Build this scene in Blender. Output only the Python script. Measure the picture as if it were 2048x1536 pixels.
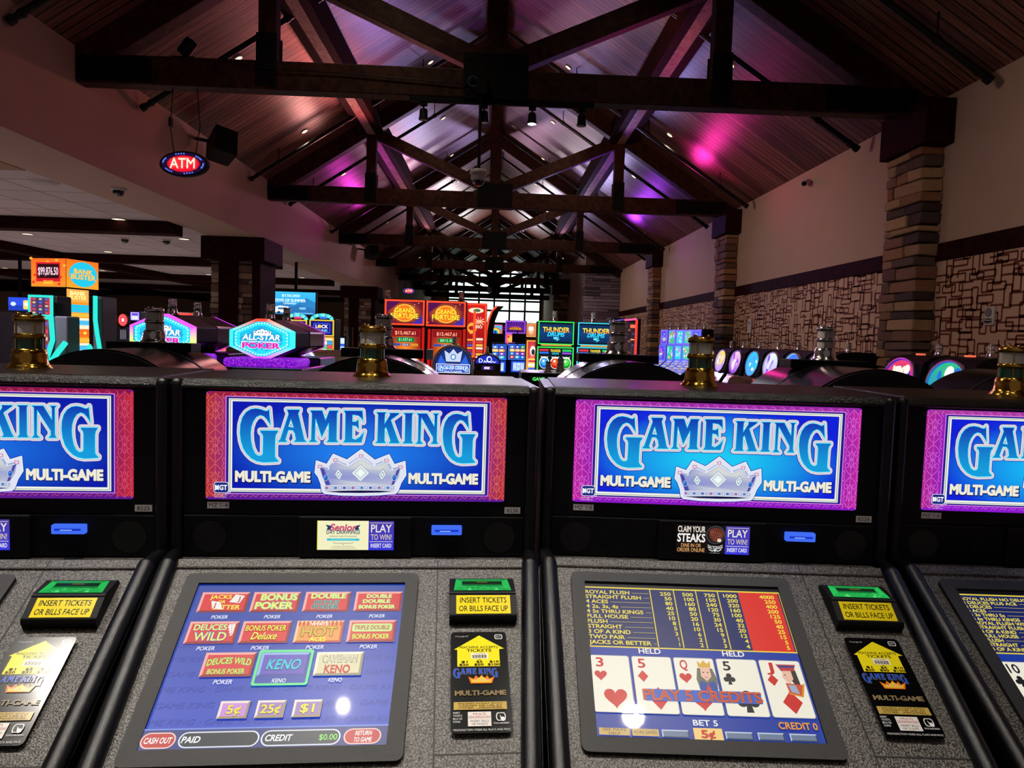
import bpy, bmesh, math, random
from mathutils import Vector, Matrix, Euler
from mathutils.geometry import tessellate_polygon

for _o in list(bpy.data.objects):
    bpy.data.objects.remove(_o, do_unlink=True)
SC = bpy.context.scene
COL = SC.collection
R = math.radians
EYE = 1.6

# ------------------------------------------------------------------ camera
YAW, PITCH, ROLL, FPX = 0.02725, 0.06204, 0.03156, 1449.08
cam_data = bpy.data.cameras.new('camera')
cam = bpy.data.objects.new('camera', cam_data)
COL.objects.link(cam)
_f = Vector((math.sin(YAW)*math.cos(PITCH), math.cos(YAW)*math.cos(PITCH), -math.sin(PITCH)))
_r = Vector((math.cos(YAW), -math.sin(YAW), 0))
_u = _r.cross(_f)
_r2 = math.cos(ROLL)*_r + math.sin(ROLL)*_u
_u2 = -math.sin(ROLL)*_r + math.cos(ROLL)*_u
_m = Matrix((_r2, _u2, -_f)).transposed().to_4x4()
_m.translation = Vector((0, 0, EYE))
cam.matrix_world = _m
cam_data.sensor_fit = 'HORIZONTAL'
cam_data.sensor_width = 36.0
cam_data.lens = 36.0*FPX/2048.0
cam_data.clip_start = 0.05
cam_data.clip_end = 200
SC.camera = cam


def at(px, py, y):
    """the point that stands at distance y down the hall and shows at pixel px, py"""
    d = _r2*((px-1024)/FPX) + _u2*((768-py)/FPX) + _f
    d = d*(y/d.y)
    return Vector((d.x, d.y, d.z+EYE))


# ------------------------------------------------------------------ view, world
SC.view_settings.view_transform = 'Standard'
SC.view_settings.look = 'None'
SC.view_settings.gamma = 1.0
SC.view_settings.use_curve_mapping = False
SC.view_settings.exposure = 0.0
w = bpy.data.worlds.new('world')
SC.world = w
w.use_nodes = True
w.node_tree.nodes['Background'].inputs[0].default_value = (0.60, 0.46, 0.48, 1)
w.node_tree.nodes['Background'].inputs[1].default_value = 0.15
SC.cycles.max_bounces = 6
SC.cycles.diffuse_bounces = 3
SC.cycles.glossy_bounces = 3
SC.cycles.transmission_bounces = 3
SC.cycles.caustics_reflective = False
SC.cycles.caustics_refractive = False
SC.cycles.sample_clamp_indirect = 4.0
SC.cycles.use_light_tree = True


def lin(c):
    """#rrggbb or tuple to linear rgb"""
    if isinstance(c, str):
        c = c.lstrip('#')
        c = [int(c[i:i+2], 16)/255 for i in (0, 2, 4)]
        return tuple((x/12.92 if x <= 0.04045 else ((x+0.055)/1.055)**2.4) for x in c)
    return tuple(c)


# ------------------------------------------------------------------ lamps of the place, and added ones
def lamp(kind, name, loc, power, color=(1, 1, 1), aim=None, size=0.05, angle=80, blend=0.6):
    d = bpy.data.lights.new(name, kind)
    d.energy = power
    d.color = color
    if kind == 'SPOT':
        d.spot_size = R(angle)
        d.spot_blend = blend
        d.shadow_soft_size = size
    elif kind == 'POINT':
        d.shadow_soft_size = size
    o = bpy.data.objects.new(name, d)
    COL.objects.link(o)
    o.location = loc
    if aim is not None:
        v = Vector(aim)-Vector(loc)
        o.rotation_euler = v.to_track_quat('-Z', 'Y').to_euler()
    return o


XC, XL, XR = -0.0457, -3.5025, 3.687
ROOF_R, PITCHK = 4.536+EYE, 0.65
T0Y, TSP = 6.272-5.07, 5.07
ZB = 2.0+EYE          # underside of the tie beams


def roof_z(x):
    return ROOF_R-PITCHK*abs(x-XC)


WARM = (1.0, 0.86, 0.68)
# coloured wash lights standing on the tie beams, and what they are aimed at
WASH = [
    ((-1.55, 11.1, ZB+.42), (-2.1, 8.0, roof_z(-2.1)), (1.0, .20, .18), 150, 75),
    ((-2.3, 11.1, ZB+.36), (-2.6, 8.4, roof_z(-2.6)-.2), (1.0, .40, .36), 37, 90),
    ((-2.6, 16.15, ZB+.28), (-2.7, 13.0, roof_z(-2.7)-.2), (1.0, .05, .70), 52, 85),
    ((-1.3, 16.2, ZB+.42), (-1.9, 13.0, roof_z(-1.9)), (1.0, .42, .62), 96, 90),
    ((-0.5, 11.1, ZB+.42), (-0.9, 8.6, roof_z(-.9)), (.56, .30, 1.0), 96, 80),
    ((-0.5, 16.2, ZB+.42), (-0.8, 13.6, roof_z(-.8)), (.50, .42, 1.0), 96, 95),
    ((0.7, 6.36, ZB+.42), (1.5, 8.7, roof_z(1.5)), (1.0, .44, .30), 109, 95),
    ((0.6, 11.44, ZB+.42), (1.0, 13.9, roof_z(1.0)), (1.0, .60, .46), 96, 95),
    ((2.7, 11.05, ZB+.28), (2.95, 8.4, roof_z(2.95)-.12), (1.0, .03, .36), 52, 95),
    ((1.55, 11.1, ZB+.42), (2.0, 8.6, roof_z(2.0)), (.50, .38, 1.0), 63, 70),
    ((2.7, 16.15, ZB+.28), (2.95, 13.4, roof_z(2.95)-.12), (.45, .05, 1.0), 62, 95),
    ((1.55, 16.2, ZB+.42), (2.0, 13.6, roof_z(2.0)), (.62, .52, 1.0), 84, 90),
    ((1.2, 21.2, ZB+.42), (2.0, 18.4, roof_z(2.0)), (.70, .50, 1.0), 190, 100),
    ((-1.2, 21.2, ZB+.42), (-2.0, 18.4, roof_z(-2.0)), (1.0, .55, .8), 190, 100),
    ((0.0, 26.4, ZB+.42), (0.0, 23.4, roof_z(0)), (.9, .75, .8), 420, 120),
    ((-1.2, 6.1, ZB+.42), (-1.5, 4.2, roof_z(-1.5)), (1.0, .40, .36), 21, 90),
]
for _i, (_p, _a, _c, _e, _an) in enumerate(WASH):
    lamp('SPOT', 'wash_beam', _p, _e, _c, _a, 0.14, _an, 1.0)
# added spots without fittings: pink on the aisle plaster, warm on right wall
for _y in (3.0, 8.6, 14.0, 19.5):
    lamp('SPOT', 'wall_wash_fill', (1.6, _y, ZB-.1), 52, (1.0, .40, .50), (XL, _y+1.5, ZB-.7), 0.4, 88, 1.0)
for _y in (2.6, 8.4, 13.9, 19.0):
    lamp('SPOT', 'wall_wash_fill', (-1.2, _y, ZB-.2), 230, (1.0, .72, .62), (XR, _y+.8, ZB-1.85), 0.4, 84, 1.0)


# ------------------------------------------------------------------ materials
MATS = {}


def new_mat(name):
    m = bpy.data.materials.new(name)
    m.use_nodes = True
    return m, m.node_tree.nodes, m.node_tree.links, m.node_tree.nodes['Principled BSDF']


def mat(name, col=(.5, .5, .5), rough=.5, metal=0., coat=0., bump=0., bscale=50., spec=.5, var=0., vscale=4., attr=False):
    if name in MATS:
        return MATS[name]
    m, N, L, P = new_mat(name)
    c = lin(col)
    P.inputs['Base Color'].default_value = (*c, 1)
    P.inputs['Roughness'].default_value = rough
    P.inputs['Metallic'].default_value = metal
    P.inputs['Coat Weight'].default_value = coat
    P.inputs['Specular IOR Level'].default_value = spec
    if bump or var:
        tc = N.new('ShaderNodeTexCoord')
    src = None
    if attr:
        a = N.new('ShaderNodeAttribute')
        a.attribute_name = 'col'
        src = a.outputs['Color']
        L.new(src, P.inputs['Base Color'])
    if var:
        n = N.new('ShaderNodeTexNoise')
        n.inputs['Scale'].default_value = vscale
        n.inputs['Detail'].default_value = 5
        L.new(tc.outputs['Object'], n.inputs['Vector'])
        mx = N.new('ShaderNodeMix')
        mx.data_type = 'RGBA'
        mx.blend_type = 'MULTIPLY'
        mx.inputs[0].default_value = 1.0
        rp = N.new('ShaderNodeMapRange')
        rp.inputs[3].default_value = 1-var
        rp.inputs[4].default_value = 1+var
        L.new(n.outputs[0], rp.inputs[0])
        if src:
            L.new(src, mx.inputs[6])
        else:
            mx.inputs[6].default_value = (*c, 1)
        L.new(rp.outputs[0], mx.inputs[7])
        L.new(mx.outputs[2], P.inputs['Base Color'])
    if bump:
        n2 = N.new('ShaderNodeTexNoise')
        n2.inputs['Scale'].default_value = bscale
        n2.inputs['Detail'].default_value = 3
        L.new(tc.outputs['Object'], n2.inputs['Vector'])
        b = N.new('ShaderNodeBump')
        b.inputs['Strength'].default_value = bump
        b.inputs['Distance'].default_value = .002
        L.new(n2.outputs[0], b.inputs['Height'])
        L.new(b.outputs[0], P.inputs['Normal'])
    MATS[name] = m
    return m


def glow(col, strength=1.0):
    key = 'glow_%s_%g' % (col if isinstance(col, str) else str(col), strength)
    if key in MATS:
        return MATS[key]
    m, N, L, P = new_mat(key)
    c = lin(col)
    P.inputs['Base Color'].default_value = (0, 0, 0, 1)
    P.inputs['Emission Color'].default_value = (*c, 1)
    P.inputs['Emission Strength'].default_value = strength
    P.inputs['Roughness'].default_value = .3
    MATS[key] = m
    return m


def screen_mat(name, strength=1.0, rough=.12, spec=.4, coat=0., coat_rough=.03):
    if name in MATS:
        return MATS[name]
    m, N, L, P = new_mat(name)
    a = N.new('ShaderNodeAttribute')
    a.attribute_name = 'col'
    P.inputs['Base Color'].default_value = (.004, .004, .005, 1)
    L.new(a.outputs['Color'], P.inputs['Emission Color'])
    P.inputs['Emission Strength'].default_value = strength
    P.inputs['Roughness'].default_value = rough
    P.inputs['Specular IOR Level'].default_value = spec
    P.inputs['Coat Weight'].default_value = coat
    P.inputs['Coat Roughness'].default_value = coat_rough
    MATS[name] = m
    return m


def plank_mat():
    m, N, L, P = new_mat('stained_plank_ceiling')
    tc = N.new('ShaderNodeTexCoord')
    br = N.new('ShaderNodeTexBrick')
    mp = N.new('ShaderNodeMapping')
    sep = N.new('ShaderNodeSeparateXYZ')
    cmb = N.new('ShaderNodeCombineXYZ')
    L.new(tc.outputs['Object'], sep.inputs[0])
    L.new(sep.outputs['X'], cmb.inputs['X'])
    L.new(sep.outputs['Y'], cmb.inputs['Y'])
    L.new(cmb.outputs[0], mp.inputs[0])
    L.new(mp.outputs[0], br.inputs['Vector'])
    br.inputs['Scale'].default_value = 1.0
    br.inputs['Brick Width'].default_value = 60
    br.inputs['Row Height'].default_value = .105
    br.inputs['Mortar Size'].default_value = .008
    br.inputs['Mortar Smooth'].default_value = .2
    br.inputs['Bias'].default_value = 0.0
    br.offset = .37
    br.inputs['Color1'].default_value = (*lin('#84584a'), 1)
    br.inputs['Color2'].default_value = (*lin('#553530'), 1)
    br.inputs['Mortar'].default_value = (.002, .001, .001, 1)
    mp2 = N.new('ShaderNodeMapping')
    mp2.inputs['Scale'].default_value = (1.2, 26, 1)
    L.new(cmb.outputs[0], mp2.inputs[0])
    n = N.new('ShaderNodeTexNoise')
    n.inputs['Scale'].default_value = 2.2
    n.inputs['Detail'].default_value = 6
    L.new(mp2.outputs[0], n.inputs['Vector'])
    rp = N.new('ShaderNodeMapRange')
    rp.inputs[1].default_value = .3
    rp.inputs[2].default_value = .7
    rp.inputs[3].default_value = .3
    rp.inputs[4].default_value = 1.65
    L.new(n.outputs[0], rp.inputs[0])
    mx = N.new('ShaderNodeMix')
    mx.data_type = 'RGBA'
    mx.blend_type = 'MULTIPLY'
    mx.inputs[0].default_value = 1
    L.new(br.outputs['Color'], mx.inputs[6])
    L.new(rp.outputs[0], mx.inputs[7])
    L.new(mx.outputs[2], P.inputs['Base Color'])
    P.inputs['Roughness'].default_value = .40
    P.inputs['Specular IOR Level'].default_value = .35
    b = N.new('ShaderNodeBump')
    b.inputs['Strength'].default_value = .5
    b.inputs['Distance'].default_value = .01
    inv = N.new('ShaderNodeMath')
    inv.operation = 'SUBTRACT'
    inv.inputs[0].default_value = 1
    L.new(br.outputs['Fac'], inv.inputs[1])
    L.new(inv.outputs[0], b.inputs['Height'])
    L.new(b.outputs[0], P.inputs['Normal'])
    return m


def beam_mat(name='stained_timber', c1='#4c2c1e', c2='#2a150e', rough=.55, spec=.18):
    m, N, L, P = new_mat(name)
    tc = N.new('ShaderNodeTexCoord')
    mp = N.new('ShaderNodeMapping')
    mp.inputs['Scale'].default_value = (3, 3, 3)
    L.new(tc.outputs['Object'], mp.inputs[0])
    n = N.new('ShaderNodeTexNoise')
    n.inputs['Scale'].default_value = 3
    n.inputs['Detail'].default_value = 8
    n.inputs['Distortion'].default_value = 1.5
    L.new(mp.outputs[0], n.inputs['Vector'])
    rp = N.new('ShaderNodeValToRGB')
    rp.color_ramp.elements[0].position = .35
    rp.color_ramp.elements[1].position = .7
    rp.color_ramp.elements[0].color = (*lin(c2), 1)
    rp.color_ramp.elements[1].color = (*lin(c1), 1)
    L.new(n.outputs[0], rp.inputs[0])
    L.new(rp.outputs[0], P.inputs['Base Color'])
    P.inputs['Roughness'].default_value = rough
    P.inputs['Specular IOR Level'].default_value = spec
    MATS[name] = m
    return m


def speckle_mat(name, lo, hi, rough, bump, scale):
    m, N, L, P = new_mat(name)
    tc = N.new('ShaderNodeTexCoord')
    n = N.new('ShaderNodeTexNoise')
    n.inputs['Scale'].default_value = scale
    n.inputs['Detail'].default_value = 2
    n.inputs['Roughness'].default_value = .6
    L.new(tc.outputs['Object'], n.inputs['Vector'])
    rp = N.new('ShaderNodeValToRGB')
    rp.color_ramp.elements[0].position = .42
    rp.color_ramp.elements[1].position = .62
    rp.color_ramp.elements[0].color = (*lin(lo), 1)
    rp.color_ramp.elements[1].color = (*lin(hi), 1)
    L.new(n.outputs[0], rp.inputs[0])
    L.new(rp.outputs[0], P.inputs['Base Color'])
    P.inputs['Roughness'].default_value = rough
    b = N.new('ShaderNodeBump')
    b.inputs['Strength'].default_value = bump
    b.inputs['Distance'].default_value = .0012
    L.new(n.outputs[0], b.inputs['Height'])
    L.new(b.outputs[0], P.inputs['Normal'])
    MATS[name] = m
    return m


M_PLANK = plank_mat()
M_BEAM = beam_mat()
M_PURLIN = beam_mat('purlin_timber', '#b89482', '#8a6658', .5)
M_TRIM = beam_mat('dark_trim_wood', '#341614', '#220d0c', .7, .03)
M_PLASTER = mat('beige_plaster', '#b59c8a', .85, bump=.15, bscale=220, var=.05, vscale=3)
M_SOFFIT = mat('soffit_plaster', '#b8a89c', .85, var=.04, vscale=2)
M_STEEL = mat('black_steel_plate', '#060505', .7, spec=.2)
M_PIPE = mat('black_pipe', '#0d0c0d', .4, .3)
M_STONE = mat('ledge_stone', rough=.85, bump=.7, bscale=38, var=.25, vscale=22, attr=True)
M_PRINT = mat('printed_ink', rough=.35, attr=True)
M_PAPER = mat('patterned_wall_covering', rough=.8, attr=True)
M_BLACK = mat('black_textured_plastic', '#050507', .45, bump=.9, bscale=900, spec=.3)
M_LID = mat('black_crinkle_paint', '#050505', .28, bump=1.0, bscale=420, spec=.5)
M_MATTE = mat('black_matte_plastic', '#070709', .55, bump=.15, bscale=900, spec=.25)
M_PANEL = mat('black_panel', '#08080b', .5, bump=.25, bscale=1200, spec=.22)
M_POST = mat('black_rounded_trim', '#060607', .34, bump=.2, bscale=900, spec=.4)
M_DECK = speckle_mat('grey_plastic_grain_sparkle', '#121211', '#75716b', .34, 1.0, 420)  # plastic grain, its contrast raised to paint in the sparkle
M_BEZEL = mat('charcoal_bezel', '#1b1a19', .5, bump=.3, bscale=1400)
M_GOLD = mat('polished_brass', '#d8ab48', .17, 1.0)
M_CHROME = mat('polished_chrome', '#d4d4d8', .18, 1.0)
M_LENSW = mat('frosted_white_lens', '#d8d4cc', .2, coat=.6)
M_LENSG = mat('dark_green_lens', '#1c5836', .12, coat=.8)
M_DRUM = mat('glossy_black_drum', '#0d0d0f', .22, bump=.06, bscale=300)
M_DARKBACK = mat('flat_black_back', '#050506', .6)
M_WHITE = mat('white_plastic', '#c9c6c2', .4)
M_DOME = mat('smoked_dome', '#08080a', .06, coat=1)
M_BROWN = mat('brown_leather', '#5b3326', .5)
M_SCR = screen_mat('lit_screen')
M_FAR = screen_mat('bright_lit_screen', 1.3)
M_TOUCH = screen_mat('touchscreen_glass', 1.0, .38, .28, .8, .02)
M_MARQ = screen_mat('backlit_glass', 1.0, .05, .12)
M_DECAL = mat('gloss_decal', rough=.16, attr=True, spec=.5)


# ------------------------------------------------------------------ mesh building
class MB:
    def __init__(self):
        self.v, self.f, self.c, self.mi, self.sm = [], [], [], [], []

    def add(self, vs, fs, col=(1, 1, 1), mi=0, smooth=False):
        b = len(self.v)
        self.v += [tuple(p) for p in vs]
        percorner = isinstance(col, list)
        for f in fs:
            self.f.append([b+i for i in f])
            self.c.append([col[i] for i in f] if percorner else col)
            self.mi.append(mi)
            self.sm.append(smooth)
        return self

    def box(self, x0, x1, y0, y1, z0, z1, col=(1, 1, 1), mi=0):
        vs = [(x, y, z) for z in (z0, z1) for y in (y0, y1) for x in (x0, x1)]
        fs = [(0, 2, 3, 1), (4, 5, 7, 6), (0, 1, 5, 4), (2, 6, 7, 3), (0, 4, 6, 2), (1, 3, 7, 5)]
        return self.add(vs, fs, col, mi)

    def obox(self, o, a, b, c, col=(1, 1, 1), mi=0):
        """box with corner o and edge vectors a, b, c (right handed)"""
        o, a, b, c = map(Vector, (o, a, b, c))
        vs = [o, o+a, o+b, o+a+b, o+c, o+a+c, o+b+c, o+a+b+c]
        fs = [(0, 2, 3, 1), (4, 5, 7, 6), (0, 1, 5, 4), (2, 6, 7, 3), (0, 4, 6, 2), (1, 3, 7, 5)]
        return self.add(vs, fs, col, mi)

    def beam(self, p, q, wy, h, col=(1, 1, 1), mi=0):
        """timber from p to q, lying in an x-z plane: wy thick along y, h deep"""
        p, q = Vector(p), Vector(q)
        d = (q-p)
        n = Vector((-d.z, 0, d.x)).normalized()*h
        if n.length == 0:
            n = Vector((h, 0, 0))
        return self.obox(p-n/2-Vector((0, wy/2, 0)), d, Vector((0, wy, 0)), n, col, mi)

    def tube(self, p, q, r, n=10, col=(1, 1, 1), mi=0, r2=None, cap=True):
        p, q = Vector(p), Vector(q)
        d = (q-p).normalized()
        a = d.orthogonal().normalized()
        b = d.cross(a)
        r2 = r if r2 is None else r2
        vs = []
        for c, rr in ((p, r), (q, r2)):
            for i in range(n):
                t = 2*math.pi*i/n
                vs.append(c+a*math.cos(t)*rr+b*math.sin(t)*rr)
        fs = [(i, (i+1) % n, n+(i+1) % n, n+i) for i in range(n)]
        self.add(vs, fs, col, mi, True)
        if cap:
            self.add(vs[:n], [tuple(range(n))[::-1]], col, mi)
            self.add(vs[n:], [tuple(range(n))], col, mi)
        return self

    def path(self, pts, r, n=8, col=(1, 1, 1), mi=0):
        for i in range(len(pts)-1):
            self.tube(pts[i], pts[i+1], r, n, col, mi)
        return self

    def lathe(self, prof, c=(0, 0, 0), n=28, axis='z', col=(1, 1, 1), mi=0, smooth=True):
        c = Vector(c)
        vs, fs = [], []
        for (r, h) in prof:
            for i in range(n):
                t = 2*math.pi*i/n
                a, b = r*math.cos(t), r*math.sin(t)
                vs.append(c+Vector((a, b, h) if axis == 'z' else ((a, h, b) if axis == 'y' else (h, a, b))))
        for k in range(len(prof)-1):
            for i in range(n):
                fs.append((k*n+i, k*n+(i+1) % n, (k+1)*n+(i+1) % n, (k+1)*n+i))
        self.add(vs, fs, col, mi, smooth)
        self.add(vs[:n], [tuple(range(n))[::-1]], col, mi)
        self.add(vs[-n:], [tuple(range(n))], col, mi)
        return self

    def prism(self, pts, o, U, V, D, col=(1, 1, 1), mi=0, smooth=False):
        """2D outline pts in frame o + u U + v V, extruded by D"""
        o, U, V, D = map(Vector, (o, U, V, D))
        a = [o+U*p[0]+V*p[1] for p in pts]
        n = len(a)
        if n <= 4:
            tris = [tuple(range(n))]
        else:
            tris = [tuple(t) for t in tessellate_polygon([[Vector((p[0], p[1], 0)) for p in pts]])]
        self.add(a, tris, col, mi)
        self.add([p+D for p in a], [t[::-1] for t in tris], col, mi)
        self.add(a+[p+D for p in a], [(i, (i+1) % n, n+(i+1) % n, n+i) for i in range(n)], col, mi, smooth)
        return self

    def build(self, name, mats, parent=None, bevel=0, seg=2, fixn=True):
        me = bpy.data.meshes.new(name)
        me.from_pydata(self.v, [], self.f)
        if not isinstance(mats, (list, tuple)):
            mats = [mats]
        for m in mats:
            me.materials.append(m)
        me.polygons.foreach_set('material_index', self.mi)
        me.polygons.foreach_set('use_smooth', self.sm)
        at_ = me.color_attributes.new('col', 'FLOAT_COLOR', 'CORNER')
        flat = []
        for f, c in zip(self.f, self.c):
            if isinstance(c, list):
                for q in c:
                    flat += [q[0], q[1], q[2], 1]
            else:
                flat += [c[0], c[1], c[2], 1]*len(f)
        at_.data.foreach_set('color', flat)
        me.update()
        if fixn:
            bm = bmesh.new()
            bm.from_mesh(me)
            bmesh.ops.recalc_face_normals(bm, faces=bm.faces)
            bm.to_mesh(me)
            bm.free()
        o = bpy.data.objects.new(name, me)
        COL.objects.link(o)
        if parent is not None:
            o.parent = parent
        if bevel:
            b = o.modifiers.new('bevel', 'BEVEL')
            b.width = bevel
            b.segments = seg
            b.limit_method = 'ANGLE'
            b.angle_limit = R(40)
        return o


# lettering -----------------------------------------------------------
_TX = {}
_CAP = [None]


def text_shape(s, off=0.0, shear=0.0):
    """flat faces of a line of text, cap height 1, starting at x = 0, and its outline edges"""
    k = (s, shear)
    if k in _TX:
        return _TX[k]

    def raw(t, sh):
        cu = bpy.data.curves.new('t', 'FONT')
        cu.body = t
        cu.size = 1
        cu.shear = sh
        cu.resolution_u = 3
        cu.fill_mode = 'FRONT'
        ob = bpy.data.objects.new('t', cu)
        me = bpy.data.meshes.new_from_object(ob)
        vs = [(p.co.x, p.co.y) for p in me.vertices]
        fs = [tuple(p.vertices) for p in me.polygons]
        bpy.data.objects.remove(ob)
        bpy.data.meshes.remove(me)
        bpy.data.curves.remove(cu)
        return vs, fs
    if _CAP[0] is None:
        _CAP[0] = max(p[1] for p in raw('H', 0)[0])
    c = _CAP[0]
    vs, fs = raw(s, shear)
    x0 = min([p[0] for p in vs] or [0])/c
    vs = [(x/c-x0, y/c) for x, y in vs]
    wd = max([p[0] for p in vs] or [0])
    cnt = {}
    for f in fs:
        for a, b in zip(f, f[1:]+f[:1]):
            e = (min(a, b), max(a, b))
            cnt[e] = cnt.get(e, 0)+1
    _TX[k] = (vs, fs, wd, [e for e, q in cnt.items() if q == 1])
    return _TX[k]


class Art(MB):
    """flat artwork on a panel: u to the right, v down, unit = sx, sy metres"""

    def __init__(self, o, U, V, sx=1.0, sy=None, eps=0.00004):
        super().__init__()
        self.o = Vector(o)
        self.U = Vector(U).normalized()*sx
        self.V = Vector(V).normalized()*(sx if sy is None else sy)
        self.N = self.V.cross(self.U).normalized()     # towards the viewer
        self.eps = eps
        self.k = 0
        self.asp = 1.0 if sy is None else sy/sx

    def P(self, u, v):
        return self.o+self.U*u+self.V*v+self.N*(self.eps*self.k)

    def put(self, pts, fs, col):
        self.k += 1
        if callable(col):
            cs = [lin(col(u, v)) if isinstance(col(u, v), str) else col(u, v) for u, v in pts]
            self.add([self.P(u, v) for u, v in pts], fs, cs)
        else:
            self.add([self.P(u, v) for u, v in pts], fs, lin(col))
        return self

    def rect(self, x0, y0, x1, y1, col, nx=1, ny=1):
        pts = [(x0+(x1-x0)*i/nx, y0+(y1-y0)*j/ny) for j in range(ny+1) for i in range(nx+1)]
        fs = [(j*(nx+1)+i, (j+1)*(nx+1)+i, (j+1)*(nx+1)+i+1, j*(nx+1)+i+1) for j in range(ny) for i in range(nx)]
        return self.put(pts, fs, col)

    def poly(self, pts, col):
        if len(pts) <= 3:
            fs = [tuple(range(len(pts)))]
        else:
            fs = [tuple(t) for t in tessellate_polygon([[Vector((p[0], p[1], 0)) for p in pts]])]
        return self.put(list(pts), fs, col)

    def holed(self, loops, col):
        fs = [tuple(t) for t in tessellate_polygon([[Vector((p[0], p[1], 0)) for p in l] for l in loops])]
        return self.put([p for l in loops for p in l], fs, col)

    def ell(self, cx, cy, rx, ry, col, n=20):
        return self.poly([(cx+rx*math.cos(6.2832*i/n), cy+ry*math.sin(6.2832*i/n)) for i in range(n)], col)

    def ring(self, cx, cy, rx, ry, w, col, n=24):
        pts = []
        for i in range(n):
            a = 6.2832*i/n
            pts.append((cx+rx*math.cos(a), cy+ry*math.sin(a)))
            pts.append((cx+(rx-w)*math.cos(a), cy+(ry-w)*math.sin(a)))
        fs = [(2*i, 2*i+1, (2*i+3) % (2*n), (2*i+2) % (2*n)) for i in range(n)]
        return self.put(pts, fs, col)

    def rrect(self, x0, y0, x1, y1, r, col, n=4):
        return self.poly(rr_pts(x0, y0, x1, y1, r, n), col)

    def frame(self, x0, y0, x1, y1, w, col):
        o = [(x0, y0), (x1, y0), (x1, y1), (x0, y1)]
        i = [(x0+w, y0+w), (x1-w, y0+w), (x1-w, y1-w), (x0+w, y1-w)]
        return self.put(o+i, [(k, (k+1) % 4, 4+(k+1) % 4, 4+k) for k in range(4)], col)

    def stroke(self, pts, w, col, closed=False, joins=True):
        """thick line through pts"""
        vs, fs = [], []
        h = w/2
        n = len(pts)
        for i in range(n if closed else n-1):
            (x0, y0), (x1, y1) = pts[i], pts[(i+1) % n]
            d = math.hypot(x1-x0, y1-y0) or 1e-9
            nx, ny = -(y1-y0)/d*h, (x1-x0)/d*h
            b = len(vs)
            vs += [(x0+nx, y0+ny), (x1+nx, y1+ny), (x1-nx, y1-ny), (x0-nx, y0-ny)]
            fs.append((b, b+1, b+2, b+3))
        if joins:
            for x, y in pts:
                b = len(vs)
                m = 8
                vs += [(x+h*math.cos(6.2832*i/m+.39), y+h*math.sin(6.2832*i/m+.39)) for i in range(m)]
                fs.append(tuple(range(b, b+m)))
        return self.put(vs, fs, col)

    def text(self, s, x, y, h, col, al='c', wid=None, off=0.0, shear=0.0, maxw=None, arch=0.0, aspect=1.0):
        """baseline at y, cap height h"""
        vs, fs, wd, edges = text_shape(s, off, shear)
        if wd == 0:
            return self
        kx = h*aspect*self.asp
        if wid:
            kx = wid/(wd+2*max(0, off))
        if maxw and wd*kx > maxw:
            kx = maxw/wd
        tw = wd*kx
        x0 = x-tw/2 if al == 'c' else (x-tw if al == 'r' else x)
        pts = []
        for a, b in vs:
            u = x0+a*kx
            t = (u-x0)/tw*2-1
            pts.append((u, y-b*h+arch*(t*t-1)*h))
        if off > 0.004:
            # thicken the strokes along their outlines
            q, qf = list(pts), list(fs)
            for a, b in edges:
                (ax, ay), (bx, by) = vs[a], vs[b]
                d = math.hypot(bx-ax, by-ay)
                if d < 1e-6:
                    continue
                dx, dy = (bx-ax)/d*off, (by-ay)/d*off
                k0 = len(q)
                for (px, py), sx_, sy_ in ((pts[a], -dx*.6-dy, -dy*.6+dx), (pts[b], dx*.6-dy, dy*.6+dx), (pts[b], dx*.6+dy, dy*.6-dx), (pts[a], -dx*.6+dy, -dy*.6-dx)):
                    q.append((px+sx_*kx, py-sy_*h))
                qf.append((k0, k0+1, k0+2, k0+3))
            pts, fs = q, qf
        return self.put(pts, fs, col)


def rr_pts(x0, y0, x1, y1, r, n=4):
    pts = []
    for cx, cy, a0 in ((x1-r, y1-r, 0), (x0+r, y1-r, 90), (x0+r, y0+r, 180), (x1-r, y0+r, 270)):
        for i in range(n+1):
            a = R(a0+90*i/n)
            pts.append((cx+r*math.cos(a), cy+r*math.sin(a)))
    return pts


def spline(pts, n=5, closed=False):
    """smooth line through pts"""
    out = []
    m = len(pts)
    for i in range(m if closed else m-1):
        g = (lambda k: pts[k % m]) if closed else (lambda k: pts[max(0, min(m-1, k))])
        p0, p1, p2, p3 = g(i-1), g(i), g(i+1), g(i+2)
        for k in range(n):
            t = k/n
            out.append(tuple(.5*((2*p1[j])+(-p0[j]+p2[j])*t+(2*p0[j]-5*p1[j]+4*p2[j]-p3[j])*t*t+(-p0[j]+3*p1[j]-3*p2[j]+p3[j])*t**3) for j in (0, 1)))
    if not closed:
        out.append(tuple(pts[-1]))
    return out


def thing(name, label, cat, loc=(0, 0, 0), rz=0, group=None):
    o = bpy.data.objects.new(name, None)
    o.empty_display_size = .1
    COL.objects.link(o)
    o.location = loc
    o.rotation_euler = (0, 0, rz)
    return tag(o, label, cat, group)


def tag(o, label, cat, group=None):
    o['label'] = label
    o['category'] = cat
    if group:
        o['group'] = group
    return o


def struct(o):
    o['kind'] = 'structure'
    return o


def copy_tree(o, parent=None):
    c = o.copy()
    COL.objects.link(c)
    if parent is not None:
        c.parent = parent
    for ch in o.children:
        copy_tree(ch, c)
    return c


def mixc(a, b, t):
    a, b = lin(a), lin(b)
    t = max(0, min(1, t))
    return tuple(a[i]*(1-t)+b[i]*t for i in range(3))


# ------------------------------------------------------------------ the room
ZS = 1.378+EYE        # underside of the plaster drop on the left
ZL = roof_z(XL)
ZR = roof_z(XR)
Y0, Y1 = -3.0, 41.0
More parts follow.
